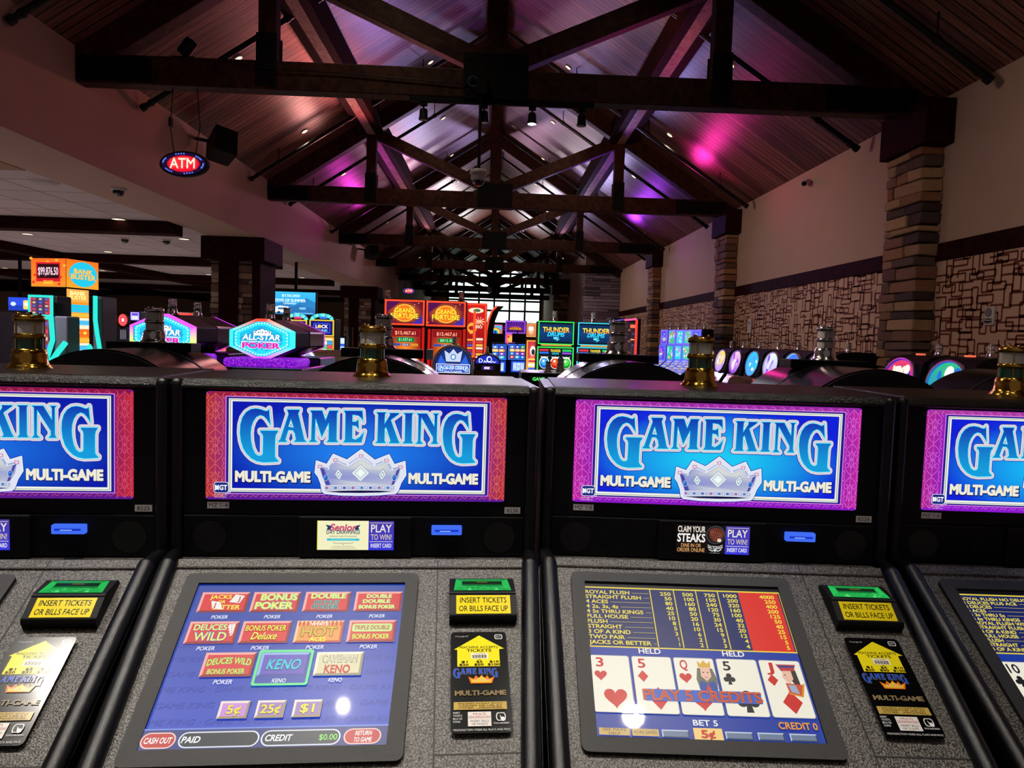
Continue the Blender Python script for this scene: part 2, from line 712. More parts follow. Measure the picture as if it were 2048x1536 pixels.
# roof slopes
b = MB()
for s in (-1, 1):
    xe = XL-.8 if s < 0 else XR+.3
    b.prism([(Y0, 0), (Y1, 0), (Y1, 1), (Y0, 1)], (XC, 0, ROOF_R), (0, 1, 0), (xe-XC, 0, roof_z(xe)-ROOF_R), (0, 0, .12))
struct(b.build('ceiling', M_PLANK))

tile, N, L, P = new_mat('acoustic_tile_grid')
tc = N.new('ShaderNodeTexCoord')
br = N.new('ShaderNodeTexBrick')
br.offset = 0
br.inputs['Scale'].default_value = 1
br.inputs['Brick Width'].default_value = .61
br.inputs['Row Height'].default_value = .61
br.inputs['Mortar Size'].default_value = .008
br.inputs['Color1'].default_value = (*lin('#cac5c4'), 1)
br.inputs['Color2'].default_value = (*lin('#beb9b8'), 1)
br.inputs['Mortar'].default_value = (*lin('#4a3c38'), 1)
L.new(tc.outputs['Object'], br.inputs['Vector'])
L.new(br.outputs['Color'], P.inputs['Base Color'])
P.inputs['Roughness'].default_value = .9
struct(MB().box(-24, XL-.75, Y0, Y1, ZS+.03, ZS+.15).build('ceiling', tile))
struct(MB().box(XL-.75, XL, Y0, Y1, ZS, ZL+.45).build('wall_left', M_PLASTER))
cp, N, L, P = new_mat('casino_carpet')
tc = N.new('ShaderNodeTexCoord')
vo = N.new('ShaderNodeTexVoronoi')
vo.inputs['Scale'].default_value = 2.2
rp = N.new('ShaderNodeValToRGB')
rp.color_ramp.elements[0].color = (*lin('#6a5256'), 1)
rp.color_ramp.elements[1].color = (*lin('#9a8c7c'), 1)
L.new(tc.outputs['Object'], vo.inputs['Vector'])
L.new(vo.outputs['Distance'], rp.inputs[0])
L.new(rp.outputs[0], P.inputs['Base Color'])
P.inputs['Roughness'].default_value = .95
struct(MB().box(-24, XR+.2, Y0, Y1, -.1, 0).build('floor', cp))

# right wall: plaster above, a dark band, patterned covering below
ZBB, ZBT = .7556+EYE, .9032+EYE
YR = 21.4
wr = struct(MB().box(XR, XR+.2, Y0, YR, 0, ZR+.5).build('wall_right', M_PLASTER))
struct(MB().box(XR-.02, XR+.05, Y0, YR, ZBB, ZBT).build('trim_1', M_TRIM, bevel=.004))


def wallpaper(name, y0, y1, seed, n):
    rnd = random.Random(seed)
    a = Art((XR, y0, ZBB), (0, 1, 0), (0, 0, -1), 1.0, eps=.0)
    a.N = Vector((-1, 0, 0))
    L_, H_ = y1-y0, ZBB-.3
    m = MB()
    base = lin('#c6a78e')
    ink = lin('#6a3220')
    m.box(XR-.004, XR+.02, y0, y1, .3, ZBB, base)
    t = .0155

    def bar(u0, u1, v0, v1):
        u0, u1 = max(0, u0), min(L_, u1)
        v0, v1 = max(0, v0), min(H_, v1)
        if u1 <= u0 or v1 <= v0:
            return
        m.add([(XR-.0055, y0+u0, ZBB-v0), (XR-.0055, y0+u1, ZBB-v0), (XR-.0055, y0+u1, ZBB-v1), (XR-.0055, y0+u0, ZBB-v1)], [(0, 1, 2, 3)], ink)
    g, gv = .112, .098
    nu, nv = int(L_/g)+2, int(H_/gv)+2
    for i in range(-1, nu):
        for j in range(-1, nv):
            if rnd.random() < .2:
                continue
            cx = (i+.5)*g+rnd.uniform(-.02, .02)
            cy = (j+.5)*gv+rnd.uniform(-.02, .02)
            k = rnd.random()
            if k < .34:
                w_, h_ = rnd.uniform(.08, .105), rnd.uniform(.024, .034)
            elif k < .68:
                w_, h_ = rnd.uniform(.030, .042), rnd.uniform(.07, .09)
            else:
                w_, h_ = rnd.uniform(.055, .075), rnd.uniform(.045, .06)
            miss = rnd.choice([None]*8+[0, 1, 2, 3])
            if miss != 0:
                bar(cx-w_, cx+w_, cy-h_-t/2, cy-h_+t/2)
            if miss != 1:
                bar(cx-w_, cx+w_, cy+h_-t/2, cy+h_+t/2)
            if miss != 2:
                bar(cx-w_-t/2, cx-w_+t/2, cy-h_, cy+h_)
            if miss != 3:
                bar(cx+w_-t/2, cx+w_+t/2, cy-h_, cy+h_)
    return m.build(name, M_PAPER, wr, fixn=False)


wallpaper('patterned_wallpaper', 3.2, 6.0, 1, 0)
wallpaper('patterned_wallpaper', 6.4, 11.1, 2, 0)
wallpaper('patterned_wallpaper', 11.5, 16.2, 3, 0)
wallpaper('patterned_wallpaper', 16.6, 21.3, 4, 0)
# narrower far part of the hall
struct(MB().box(2.72, 2.95, 22.0, Y1, 0, roof_z(2.72)+.4).build('wall_right_far', M_PLASTER))
# back of the side room and its far side
struct(MB().box(-24, XL-.3, 33, 33.2, 0, ZS+.1).build('wall_side_room', mat('tan_wall', '#a58a6c', .85, var=.1)))

# far end wall with tall windows under the gable
wb = struct(MB().box(-12, 2.75, 40.6, 40.8, 0, 2.45).box(-12, -2.6, 40.6, 40.8, 2.4, 6.3).box(2.55, 2.75, 40.6, 40.8, 2.4, 6.3).build('wall_back', M_PLASTER))
wi = struct(MB().box(-2.6, 2.55, 40.7, 40.74, 2.45, 5.9).build('window_1', glow('#e4f4f0', 1.7)))
m = MB()
for i in range(7):
    x = -2.6+5.15*i/6
    m.box(x-.05, x+.05, 40.55, 40.68, 2.45, 5.9)
for z in (2.45, 3.15, 3.7, 4.4, 5.2):
    m.box(-2.6, 2.55, 40.55, 40.68, z-.05, z+.05)
m.build('window_frame', M_TRIM, wi)
struct(MB().box(-2.6, 2.55, 40.4, 40.62, 1.75, 2.0).build('trim_2', M_TRIM))

# dark timber bands on the side room ceiling
for k, yy in enumerate((9.95, 14.65, 19.4, 24.1, 28.9)):
    struct(MB().box(-24, XL-.78, yy-.16, yy+.16, ZS-.13, ZS+.04).build('trim_%d' % (k+3), M_TRIM))
for k, xx in enumerate((-8.6, -13.0, -17.5)):
    struct(MB().box(xx-.16, xx+.16, 10.1, 33, ZS-.12, ZS+.04).build('trim_%d' % (k+9), M_TRIM))
# recessed plaster coffer over the aisle
struct(MB().box(-6.2, -4.26, 6.4, 6.75, ZS-.004, ZS+.035).build('trim_13', mat('tan_coffer', '#a08870', .9)))


# ------------------------------------------------------------------ trusses
ORD = ['overhead', 'first', 'second', 'third', 'fourth', 'fifth', 'sixth', 'seventh']
tr = thing('roof_truss', 'dark timber roof truss straight above the front machines', 'roof truss', (0, T0Y, 0), 0, 'timber roof trusses')
HB = .236
zt = ZB+HB
MB().box(XL+.002, 3.55, -.075, .075, ZB, zt).build('tie_beam', M_BEAM, tr, .008)
MB().box(XC-.085, XC+.085, -.07, .07, zt, ROOF_R-.02).build('king_post', M_BEAM, tr, .006)
for s in (-1, 1):
    xq = XC+s*1.9
    MB().box(xq-.073, xq+.073, -.07, .07, zt, roof_z(xq)-.02).build('queen_post', M_BEAM, tr, .006)
    MB().beam((XC+s*.05, 0, zt+.04), (xq, 0, roof_z(xq)-.22), .13, .17).build('diagonal_brace', M_BEAM, tr, .006)
    xe = XL if s < 0 else XR-.02
    MB().beam((xe, 0, roof_z(xe)-.13), (XC, 0, ROOF_R-.13), .16, .24).build('rafter', M_BEAM, tr, .006)
pl = MB()
for x0, x1, z0, z1 in ((XC-.27, XC+.27, ZB-.004, zt+.13), (XL+.004, XL+.62, ZB+.02, zt-.02), (2.75, 3.54, ZB+.02, zt-.02),
                       (XC-1.9-.085, XC-1.9+.085, ZB+.03, zt+.22), (XC+1.9-.085, XC+1.9+.085, ZB+.03, zt+.22)):
    for yy in (-.083, .075):
        pb = MB().box(x0, x1, yy, yy+.008, z0, z1)
        for bx in (x0+.04, x1-.04):
            for bz in (z0+.05, z1-.05):
                ff = -.087 if yy < 0 else .087
                pb.tube((bx, ff-.006, bz), (bx, ff+.006, bz), .012, 6)
        pb.build('steel_plate', M_STEEL, tr)
TRUSS = [tr]
for i in range(1, 8):
    t = copy_tree(tr)
    t.location = (0, T0Y+TSP*i, 0)
    t['label'] = '%s dark timber roof truss with black steel plates, counting away from the front machines' % ORD[i]
    TRUSS.append(t)


def TY(i):
    return T0Y+TSP*i


# purlins: a pale board between two dark ones
for s in (-1, 1):
    xp = XC+s*1.9
    p = thing('roof_purlin', 'pale timber purlin between two dark boards along the %s roof slope' % ('left' if s < 0 else 'right'), 'roof beam', (xp, 0, roof_z(xp)), 0, 'purlins along the roof')
    MB().box(-.062, .062, Y0, Y1-.5, -.27, .0).build('centre_board', M_PURLIN, p, .004)
    MB().box(-.16, -.064, Y0, Y1-.5, -.275, .03 if s > 0 else -.06).build('side_board', M_TRIM, p, .004)
    MB().box(.064, .16, Y0, Y1-.5, -.275, .03 if s < 0 else -.06).build('side_board', M_TRIM, p, .004)
tag(MB().box(XC-.08, XC+.08, Y0, Y1-.5, ROOF_R-.24, ROOF_R-.02).build('ridge_beam', M_BEAM), 'dark ridge beam along the peak of the wooden roof', 'roof beam')

# black pipes slung below the slopes
n = {-1: 0, 1: 0}
for s in (-1, 1):
    k = 0
    for i in range(0, 7):
        for dy in (.98, TSP-.95):
            y = TY(i)+dy
            k += 1
            xe = XL+.03 if s < 0 else XR-.12
            p = thing('ceiling_pipe', '%s black pipe slung under the %s roof slope, counting from the viewer' % (['first', 'second', 'third', 'fourth', 'fifth', 'sixth', 'seventh', 'eighth', 'ninth', 'tenth', 'eleventh', 'twelfth', 'thirteenth', 'fourteenth'][k-1], 'left' if s < 0 else 'right'),
                      'ceiling pipe', (xe, y, roof_z(xe)-.2), 0, 'black pipes under the roof slopes')
            xi = XC+s*.12
            v = Vector((xi-xe, 0, roof_z(xi)-roof_z(xe)))
            MB().tube((0, 0, 0), v, .027, 10).build('pipe_run', M_PIPE, p)
            dn = v.normalized()
            MB().tube((0, 0, 0), dn*.05, .036, 10).tube(dn*.1, dn*.13, .034, 10).build('end_cap', M_PIPE, p)
            for t in (.12, .42, .72):
                q = v*t
                MB().tube(q, q+Vector((0, 0, .2)), .007, 6).tube(q-dn*.02, q+dn*.02, .035, 10).build('hanger', M_PIPE, p)

# recessed downlights, set square into the slopes
RINGM = mat('downlight_ring', '#c9bfae', .3)
DL = glow('#ffe2b4', 2.6)
DIM = mat('unlit_lens', '#8a8078', .25)
words = ['first', 'second', 'third', 'fourth', 'fifth', 'sixth', 'seventh', 'eighth', 'ninth', 'tenth', 'eleventh', 'twelfth', 'thirteenth', 'fourteenth']
for x, nm, y0, s in ((-2.72, 'outer row of the left roof slope', 5.1, -1), (-1.02, 'inner row of the left roof slope', 5.36, -1), (.95, 'inner row of the right roof slope', 5.3, 1), (2.40, 'outer row of the right roof slope', 5.1, 1)):
    first = None
    for k in range(11):
        y = y0+2.63*k
        nn = Vector((s*PITCHK, 0, 1)).normalized()
        tt = Vector((1, 0, -s*PITCHK)).normalized()
        if first is None:
            d = thing('recessed_downlight', '', 'downlight', (x, y, roof_z(x)))
            rm = MB()
            e = Matrix((tt, Vector((0, 1, 0)), nn)).transposed()
            rm.lathe([(.052, .01), (.052, -.012), (.043, -.014), (.043, .01)], n=20)
            rm.v = [tuple(e @ Vector(q)) for q in rm.v]
            rm.build('trim_ring', RINGM, d)
            lm = MB().lathe([(.001, -.008), (.042, -.008), (.042, -.004)], n=20)
            lm.v = [tuple(e @ Vector(q)) for q in lm.v]
            lm.build('lit_lens', DL, d)
            first = d
        else:
            d = copy_tree(first)
            d.location = (x, y, roof_z(x))
        d['label'] = 'small round downlight, %s from the viewer in the %s' % (words[k], nm)
        d['group'] = 'downlights in the roof slopes'
        if k < 7:
            lamp('SPOT', 'downlight_beam', (x, y, roof_z(x)-.06), 60 if x < 0 or k else 20, WARM, (x, y, 0), .04, 58 if abs(x) > 2 else 95, 1.0)
    for k in (1, 2, 3):
        d = copy_tree(first)
        y = y0-2.63*k
        d.location = (x, y, roof_z(x))
        d['label'] = '%s downlight behind the viewer in the %s' % (words[k-1], nm)
        d['group'] = 'downlights in the roof slopes'
        lamp('SPOT', 'downlight_beam', (x, y, roof_z(x)-.06), (45 if x < 0 else 14) if k == 1 else 45, WARM, (x, y, 0), .04, 58 if abs(x) > 2 else 110, 1.0)
# one unlit fitting in the roof
d = copy_tree(first)
d.location = (.29, 15.06, roof_z(.29))
d['label'] = 'single dim round fitting close to the ridge on the right slope'
for ch in d.children:
    if ch.name.startswith('lit_lens'):
        ch.data = ch.data.copy()
        ch.data.materials[0] = DIM


# ------------------------------------------------------------------ stone columns
STC = ['#84624a', '#574439', '#977556', '#6d5040', '#a88a66', '#463834', '#8a5c3e', '#655148', '#b4956e', '#9a7250']


def stone_stack(bm, x0, x1, y0, y1, z0, z1, seed, cols=STC, hs=(.055, .115), out=.03, wl=(.16, .42)):
    rnd = random.Random(seed)

    def stone(a0, a1, b0, b1, c0, c1):
        col = lin(rnd.choice(cols))
        f = rnd.uniform(.8, 1.15)
        col = tuple(q*f for q in col)
        j = lambda q: q+rnd.uniform(-.006, .006)
        vs = [(j(x), j(y), z+rnd.uniform(-.007, .007)) for z in (c0+.004, c1-.004) for y in (b0, b1) for x in (a0, a1)]
        bm.add(vs, [(0, 2, 3, 1), (4, 5, 7, 6), (0, 1, 5, 4), (2, 6, 7, 3), (0, 4, 6, 2), (1, 3, 7, 5)], col)
    z = z0
    while z < z1-.03:
        h = rnd.uniform(*hs)
        if z1-z-h < .05:
            h = z1-z
        ys = [y0]
        while ys[-1] < y1-.08:
            ys.append(min(y1, ys[-1]+rnd.uniform(*wl)))
        if ys[-1] < y1:
            ys[-1] = y1
        for i in range(len(ys)-1):
            ox = rnd.uniform(0, out)
            xs = [x0-ox, x1]
            if i in (0, len(ys)-2) and rnd.random() < .6 and x1-x0 > .12:
                xs = [x0-ox]
                while xs[-1] < x1-.12:
                    xs.append(min(x1, xs[-1]+rnd.uniform(*wl)))
                if xs[-1] < x1:
                    xs[-1] = x1
            for k in range(len(xs)-1):
                oy0 = rnd.uniform(0, out) if i == 0 else 0
                oy1 = rnd.uniform(0, out) if i == len(ys)-2 else 0
                stone(xs[k], xs[k+1], ys[i]-oy0, ys[i+1]+oy1, z, z+h)
        z += h
    return bm


def side_column(y, label, seed):
    c = thing('stone_column', label, 'column', (XR, y, 0), 0, 'stone columns along the right wall')
    bm = MB()
    bm.box(-.15, 0, -.22, .22, 0, 3.3, (.02, .015, .012))
    stone_stack(bm, -.175, -.002, -.25, .25, 0, 3.3, seed)
    bm.build('stone_cladding', M_STONE, c, .012, 2)
    MB().box(-.245, -.002, -.38, .32, 3.3, 3.66).build('timber_cap', M_TRIM, c, .006)
    return c


side_column(TY(1), 'wide stacked stone column on the right wall, nearest the viewer', 11)
side_column(TY(2), 'second stacked stone column on the right wall under the second truss', 12)
side_column(TY(3), 'third stacked stone column on the right wall beyond the row of slant machines', 13)
c = thing('stone_column', 'broad purple-tinted stone pier where the hall narrows on the right', 'column', (2.62, 21.5, 0), 0, 'stone columns along the right wall')
bm = MB().box(.06, 1.1, .05, .5, 0, 3.8, (.02, .015, .012))
stone_stack(bm, .03, 1.12, .0, .5, 0, 3.75, 21, ['#6f6474', '#8a8093', '#574c5c', '#7a6c7c', '#9a90a4'], (.07, .12), .02, (.2, .5))  # purple light is painted into these stone colours
bm.build('stone_cladding', M_STONE, c, .01, 1)
c = thing('stone_column', 'narrow dark stone pier far down the hall beyond the broad one', 'column', (2.15, TY(5), 0), 0, 'stone columns along the right wall')
bm = MB().box(.04, .5, .03, .5, 0, 3.6, (.02, .015, .012))
stone_stack(bm, .02, .52, .0, .5, 0, 3.6, 23, STC, (.08, .13), .02, (.2, .4))
bm.build('stone_cladding', M_STONE, c, .01, 1)
MB().box(-.08, .6, -.1, .6, 3.28, 3.6).build('timber_cap', M_BEAM, c, .006)

# columns under the drop on the left
for k, (yy, lab, x0, x1) in enumerate(((11.0, 'stone and timber column on the left, behind the hexagon signs', -4.25, -3.5), (TY(4)-.3, 'far stone and timber column on the left, beside the two tall red machines', -4.35, -3.45))):
    c = thing('clad_column', lab, 'column', (x0, yy, 0), 0, 'columns under the left soffit')
    wd = x1-x0
    bm = MB().box(.03, wd-.03, .03, .67, 0, 2.7, (.02, .015, .012))
    stone_stack(bm, .02, wd-.05, .0, .7, 0, ZS-.34, 31+k, ['#a08c78', '#6e5a4e', '#b4a28c', '#86695a', '#5d4c48'], (.07, .13), .02, (.12, .3))
    bm.build('stone_cladding', M_STONE, c, .01, 1)
    MB().box(.14, .42, -.06, .05, 0, ZS-.34).build('timber_pilaster', M_TRIM, c, .006)
    MB().box(wd-.12, wd-.0, -.05, .72, 0, ZS-.34).build('timber_pilaster', M_TRIM, c, .006)
    MB().box(-.1, wd+.08, -.12, .82, ZS-.34, ZS-.001).build('timber_cap', M_TRIM, c, .006)

# ------------------------------------------------------------------ fittings in the ceiling
# side room downlights
first = None
lst = [(237, 442), (55, 471), (368, 481), (216, 506), (205, 543), (9, 538), (417, 551), (55, 564), (377, 573), (604, 557), (356, 587), (600, 581), (130, 590), (669, 598)]
k = 0
for (px, py) in lst:
    if py < 60:
        continue
    d0 = at(px, py, 10)
    y = (ZS-EYE)/((d0.z-EYE)/10)
    q = at(px, py, y)
    if q.x > XL-.8 and q.y < 30:
        q.x = XL-.95
    if first is None:
        d = thing('recessed_downlight', '', 'downlight', q)
        MB().lathe([(.10, .03), (.10, -.006), (.08, -.008), (.08, .03)], n=20).build('trim_ring', RINGM, d)
        MB().lathe([(.001, -.002), (.079, -.002), (.079, .004)], n=20).build('lit_lens', glow('#fff0cc', 2.4), d)
        first = d
    else:
        d = copy_tree(first)
    q.z = ZS+.025
    d.location = q
    d['label'] = 'round white downlight in the tiled side ceiling, %s from the nearest' % (words+['fifteenth', 'sixteenth'])[k]
    d['group'] = 'downlights in the side ceiling'
    k += 1
for (x, y) in ((-5.4, 5.5), (-5.6, 8.3), (-8.5, 8.0), (-6.0, 12.8), (-9.5, 12.5), (-13, 13), (-7, 17), (-12, 18), (-6, 22), (-11, 24)):
    lamp('SPOT', 'side_downlight_beam', (x, y, ZS-.03), 420 if y < 10 else 650, (.90, .86, 1.0), (x, y, 0), .08, 130, .8)

q = at(88, 370, 10)
y = (ZS-EYE)/((q.z-EYE)/10)
q = at(88, 370, y)
t = thing('ceiling_speaker', 'large pale round speaker cover in the tiled side ceiling', 'speaker', (q.x, q.y, ZS+.03))
MB().lathe([(.14, .01), (.14, -.008), (.12, -.014), (.01, -.016)], n=28).build('cover', M_WHITE, t)
MB().lathe([(.115, -.0145), (.115, -.018), (.1, -.02), (.02, -.021)], n=28).build('grille', mat('pale_grille', '#b4b2ac', .6), t)


# ------------------------------------------------------------------ poker machines of the front row
def ca(x, y):        # lettering outlines were measured in two enlarged crops; these give art units
    mx = 37+x/7.062
    return (mx, 6+y/7.062-.015*mx)


def cb(x, y):
    mx = 317+x/6.983
    return (mx, 6+y/6.983-.015*mx)


def cc(x, y):
    mx = 187+x/8.904
    return (mx, 106+y/8.904-.015*mx)


G_ = [(612, 192), (622, 310), (636, 440), (612, 400), (575, 345), (535, 305), (490, 292), (440, 318), (398, 380), (372, 460), (364, 550), (370, 650), (390, 750), (425, 830), (465, 862), (505, 862), (528, 840),
      (530, 720), (530, 590), (518, 555), (495, 535), (490, 505), (738, 505), (736, 530), (712, 560), (702, 610), (700, 780), (702, 880), (725, 915), (748, 930), (746, 952), (640, 958), (540, 962), (450, 945), (375, 905), (310, 840),
      (262, 765), (228, 660), (212, 540), (218, 420), (245, 320), (295, 245), (360, 203), (430, 192), (500, 204), (550, 224), (580, 228), (600, 215)]
A_ = [(850, 205), (1035, 205), (1030, 232), (1015, 262), (1102, 630), (1138, 670), (950, 670), (982, 632), (966, 545), (935, 502), (880, 502), (842, 632), (868, 670), (728, 670), (766, 630), (876, 270), (864, 235)]
AH = [(912, 345), (950, 462), (880, 450)]
M_ = [(1170, 215), (1345, 215), (1392, 350), (1440, 215), (1575, 215), (1552, 260), (1550, 630), (1577, 672), (1405, 672), (1436, 635), (1436, 400), (1342, 605), (1254, 340), (1250, 632), (1286, 670), (1158, 670), (1194, 632), (1200, 262)]
E_ = [(1640, 215), (1908, 215), (1922, 385), (1900, 335), (1850, 290), (1770, 278), (1770, 372), (1815, 372), (1852, 338), (1862, 490), (1820, 440), (1770, 432), (1770, 612), (1812, 632), (1875, 590), (1938, 508), (1902, 675), (1640, 675), (1666, 630), (1666, 260)]
K_ = [(118, 232), (268, 232), (246, 262), (241, 392), (312, 272), (300, 240), (448, 240), (440, 262), (330, 345), (432, 620), (462, 678), (300, 678), (326, 640), (262, 450), (246, 470), (246, 640), (268, 676), (112, 676), (142, 640), (146, 270)]
I_ = [(495, 240), (645, 240), (626, 272), (626, 640), (648, 680), (495, 680), (526, 640), (526, 272)]
N_ = [(680, 245), (836, 245), (940, 430), (940, 278), (912, 245), (1010, 245), (982, 277), (982, 640), (1004, 686), (890, 686), (924, 645), (924, 590), (757, 312), (752, 640), (792, 686), (680, 686), (712, 642), (712, 277)]
GLYPHS = [([ca(*p) for p in G_], None), ([ca(*p) for p in A_], [ca(*p) for p in AH]), ([ca(*p) for p in M_], None), ([ca(*p) for p in E_], None),
          ([cb(*p) for p in K_], None), ([cb(*p) for p in I_], None), ([cb(*p) for p in N_], None),
          ([cb(1060+(x-210)*.887, 245+(y-190)*.935) for x, y in G_], None)]


def title(a, tr=lambda p: p, k=1.0, face=None, rim='#e4dcea', edge='#23407a', glowc='#1b2a9c', shadow=True):
    """the arched two-word title with its rims, drawn glyph by glyph"""
    T = [([tr(p) for p in g], [tr(p) for p in h] if h else None) for g, h in GLYPHS]
    lay = [(14.5, glowc)] if shadow else []
    lay += [(12.2, '#b3a9c8'), (10.6, rim), (5.6, '#5f5d78'), (4.3, '#f4f6fa'), (1.6, edge)]
    for w_, c in lay:
        for g, h in T:
            a.stroke(g, w_*k, c, True)
            if h:
                a.stroke(h, min(w_, 6)*k, c, True)
    y0, y1 = min(p[1] for p in T[0][0]), max(p[1] for p in T[0][0])
    for g, h in T:
        fc = face or (lambda u, v: mixc('#123cb4', '#159cdc', ((v-y0)/(y1-y0)-.05)*1.25))
        if h:
            a.holed([g, h], fc)
        else:
            a.poly(g, fc)
        if face is None:
            a.stroke(g, 1.5*k, '#35d4ee', True)
            if h:
                a.stroke(h, 1.2*k, '#35d4ee', True)


def crown(a, k=1):
    out = [(265, 300), (450, 365), (560, 180), (805, 285), (1055, 95), (1300, 290), (1550, 185), (1650, 370), (1840, 310), (1860, 560), (1775, 700), (1720, 860), (1680, 895), (1380, 920), (1050, 928), (700, 918), (420, 890), (375, 850), (355, 720), (300, 580), (245, 510)]
    o = [cc(*p) for p in out]
    a.stroke(o, 5.5, '#1c3ea8', True)
    a.stroke(o, 2.6, '#f2f4fb', True)
    a.poly(o, '#dfe3f2')
    inn = [(330, 420), (480, 470), (590, 320), (820, 415), (1055, 265), (1285, 415), (1500, 330), (1600, 490), (1760, 440), (1730, 600), (1650, 730), (1590, 745), (1050, 722), (520, 738), (440, 740), (380, 600)]
    a.poly([cc(*p) for p in inn], lambda u, v: mixc('#7d86cf', '#d9ddd8', min(1, max(0, (u-225)/70)) if u < 310 else 1-max(0, (u-352)/45)))
    a.stroke([cc(*p) for p in inn], .7, '#8f97c2', True)
    for q in ((330, 430, 395, 440, 520, 735, 440, 745), (1700, 470, 1755, 445, 1650, 735, 1600, 745)):
        a.poly([cc(q[i], q[i+1]) for i in (0, 2, 4, 6)], '#4a49a5')
    # jewels
    for (x, y, s) in ((1050, 520, 165),):
        for f, c in ((1.0, '#8d94b8'), (.93, '#eef3f4'), (.70, '#8fa5b8'), (.62, '#dff0f0'), (.34, '#f6fbfa')):
            a.poly([cc(x, y-s*.97*f), cc(x+s*f, y), cc(x, y+s*.97*f), cc(x-s*f, y)], c)
    for x, y, sk in ((660, 545, 15), (1440, 550, -15)):
        for f, c in ((1.0, '#7f8bb0'), (.85, '#eaf3f4'), (.5, '#6d9aa8'), (.3, '#f2fbfb')):
            a.poly([cc(x-sk*f, y-112*f), cc(x+74*f, y), cc(x+sk*f, y+112*f), cc(x-74*f, y)], c)
    for x in (437, 1655):
        a.ell(*cc(x, 605), 4.6, 6.6, '#cfd8f0')
        a.ell(*cc(x, 605), 3.9, 5.8, '#1a5fc0')
        a.ell(*cc(x-8, 590), 1.6, 2.3, '#4f9be8')
    for x, y in ((328, 400), (600, 283), (1055, 210), (1508, 290), (1765, 412)):
        a.poly([cc(x-38, y-30), cc(x+38, y-30), cc(x+38, y+30), cc(x-38, y+30)], '#b5709c')
        a.poly([cc(x-26, y-20), cc(x+26, y-20), cc(x+26, y+20), cc(x-26, y+20)], '#f0d3e4')
    for (x0, y0), (x1, y1) in (((640, 300), (800, 372)), ((840, 352), (1000, 242)), ((1105, 245), (1270, 365)), ((1320, 362), (1450, 308)), ((370, 415), (470, 440)), ((495, 420), (550, 340)), ((1545, 345), (1600, 440)), ((1630, 445), (1730, 420))):
        for i in range(5):
            t = (i+.5)/5
            a.ell(*cc(x0+(x1-x0)*t, y0+(y1-y0)*t), 1.5, 1.5, '#3f6fb8', 6)
            a.ell(*cc(x0+(x1-x0)*t, y0+(y1-y0)*t), .7, .7, '#dfe9f5', 6)
    a.poly([cc(420, 750), cc(1050, 735), cc(1670, 755), cc(1665, 845), cc(1050, 822), cc(425, 842)], '#c9cbe2')
    for i in range(16):
        x = 455+i*78
        c = ['#c55e96', '#e6f1f5', '#1f8fd0', '#e6f1f5', '#3a62c0', '#cfe0e8'][i % 6]
        a.poly([cc(x-25, 765), cc(x+25, 765), cc(x+25, 808), cc(x-25, 808)], '#6b78b5')
        a.poly([cc(x-17, 772), cc(x+17, 772), cc(x+17, 801), cc(x-17, 801)], c)
    a.poly([cc(420, 850), cc(750, 838), cc(1050, 834), cc(1400, 840), cc(1665, 855), cc(1400, 874), cc(1050, 880), cc(700, 874)], '#12123f')


def damask(a, x0, x1, y0, y1, col, w_=1.1):
    """scrolling leaf pattern printed on the border"""
    cx, hw = (x0+x1)/2, (x1-x0)/2
    a.stroke([(cx, y0), (cx, y1)], w_*.7, col, joins=False)
    n_ = 3
    st = (y1-y0)/n_
    for i in range(n_):
        cy = y0+(i+.5)*st
        for s in (-1, 1):
            for m_ in (-1, 1):
                f = lambda pts: spline([(cx+s*hw*p, cy+m_*st*q) for p, q in pts], 4)
                a.stroke(f([(0, .48), (.35, .40), (.72, .30), (.82, .18), (.60, .10), (.36, .15), (.40, .24), (.58, .23)]), w_, col)
                a.stroke(f([(.0, .26), (.18, .18), (.30, .06), (.12, .0)]), w_, col)
                a.stroke(f([(.95, .50), (.80, .42), (.90, .34), (1.0, .37)]), w_, col)
                a.stroke(f([(.95, .10), (.72, .02), (.92, -.04)]), w_*.9, col)
        a.ring(cx, cy, hw*.16, hw*.2, w_, col, 12)


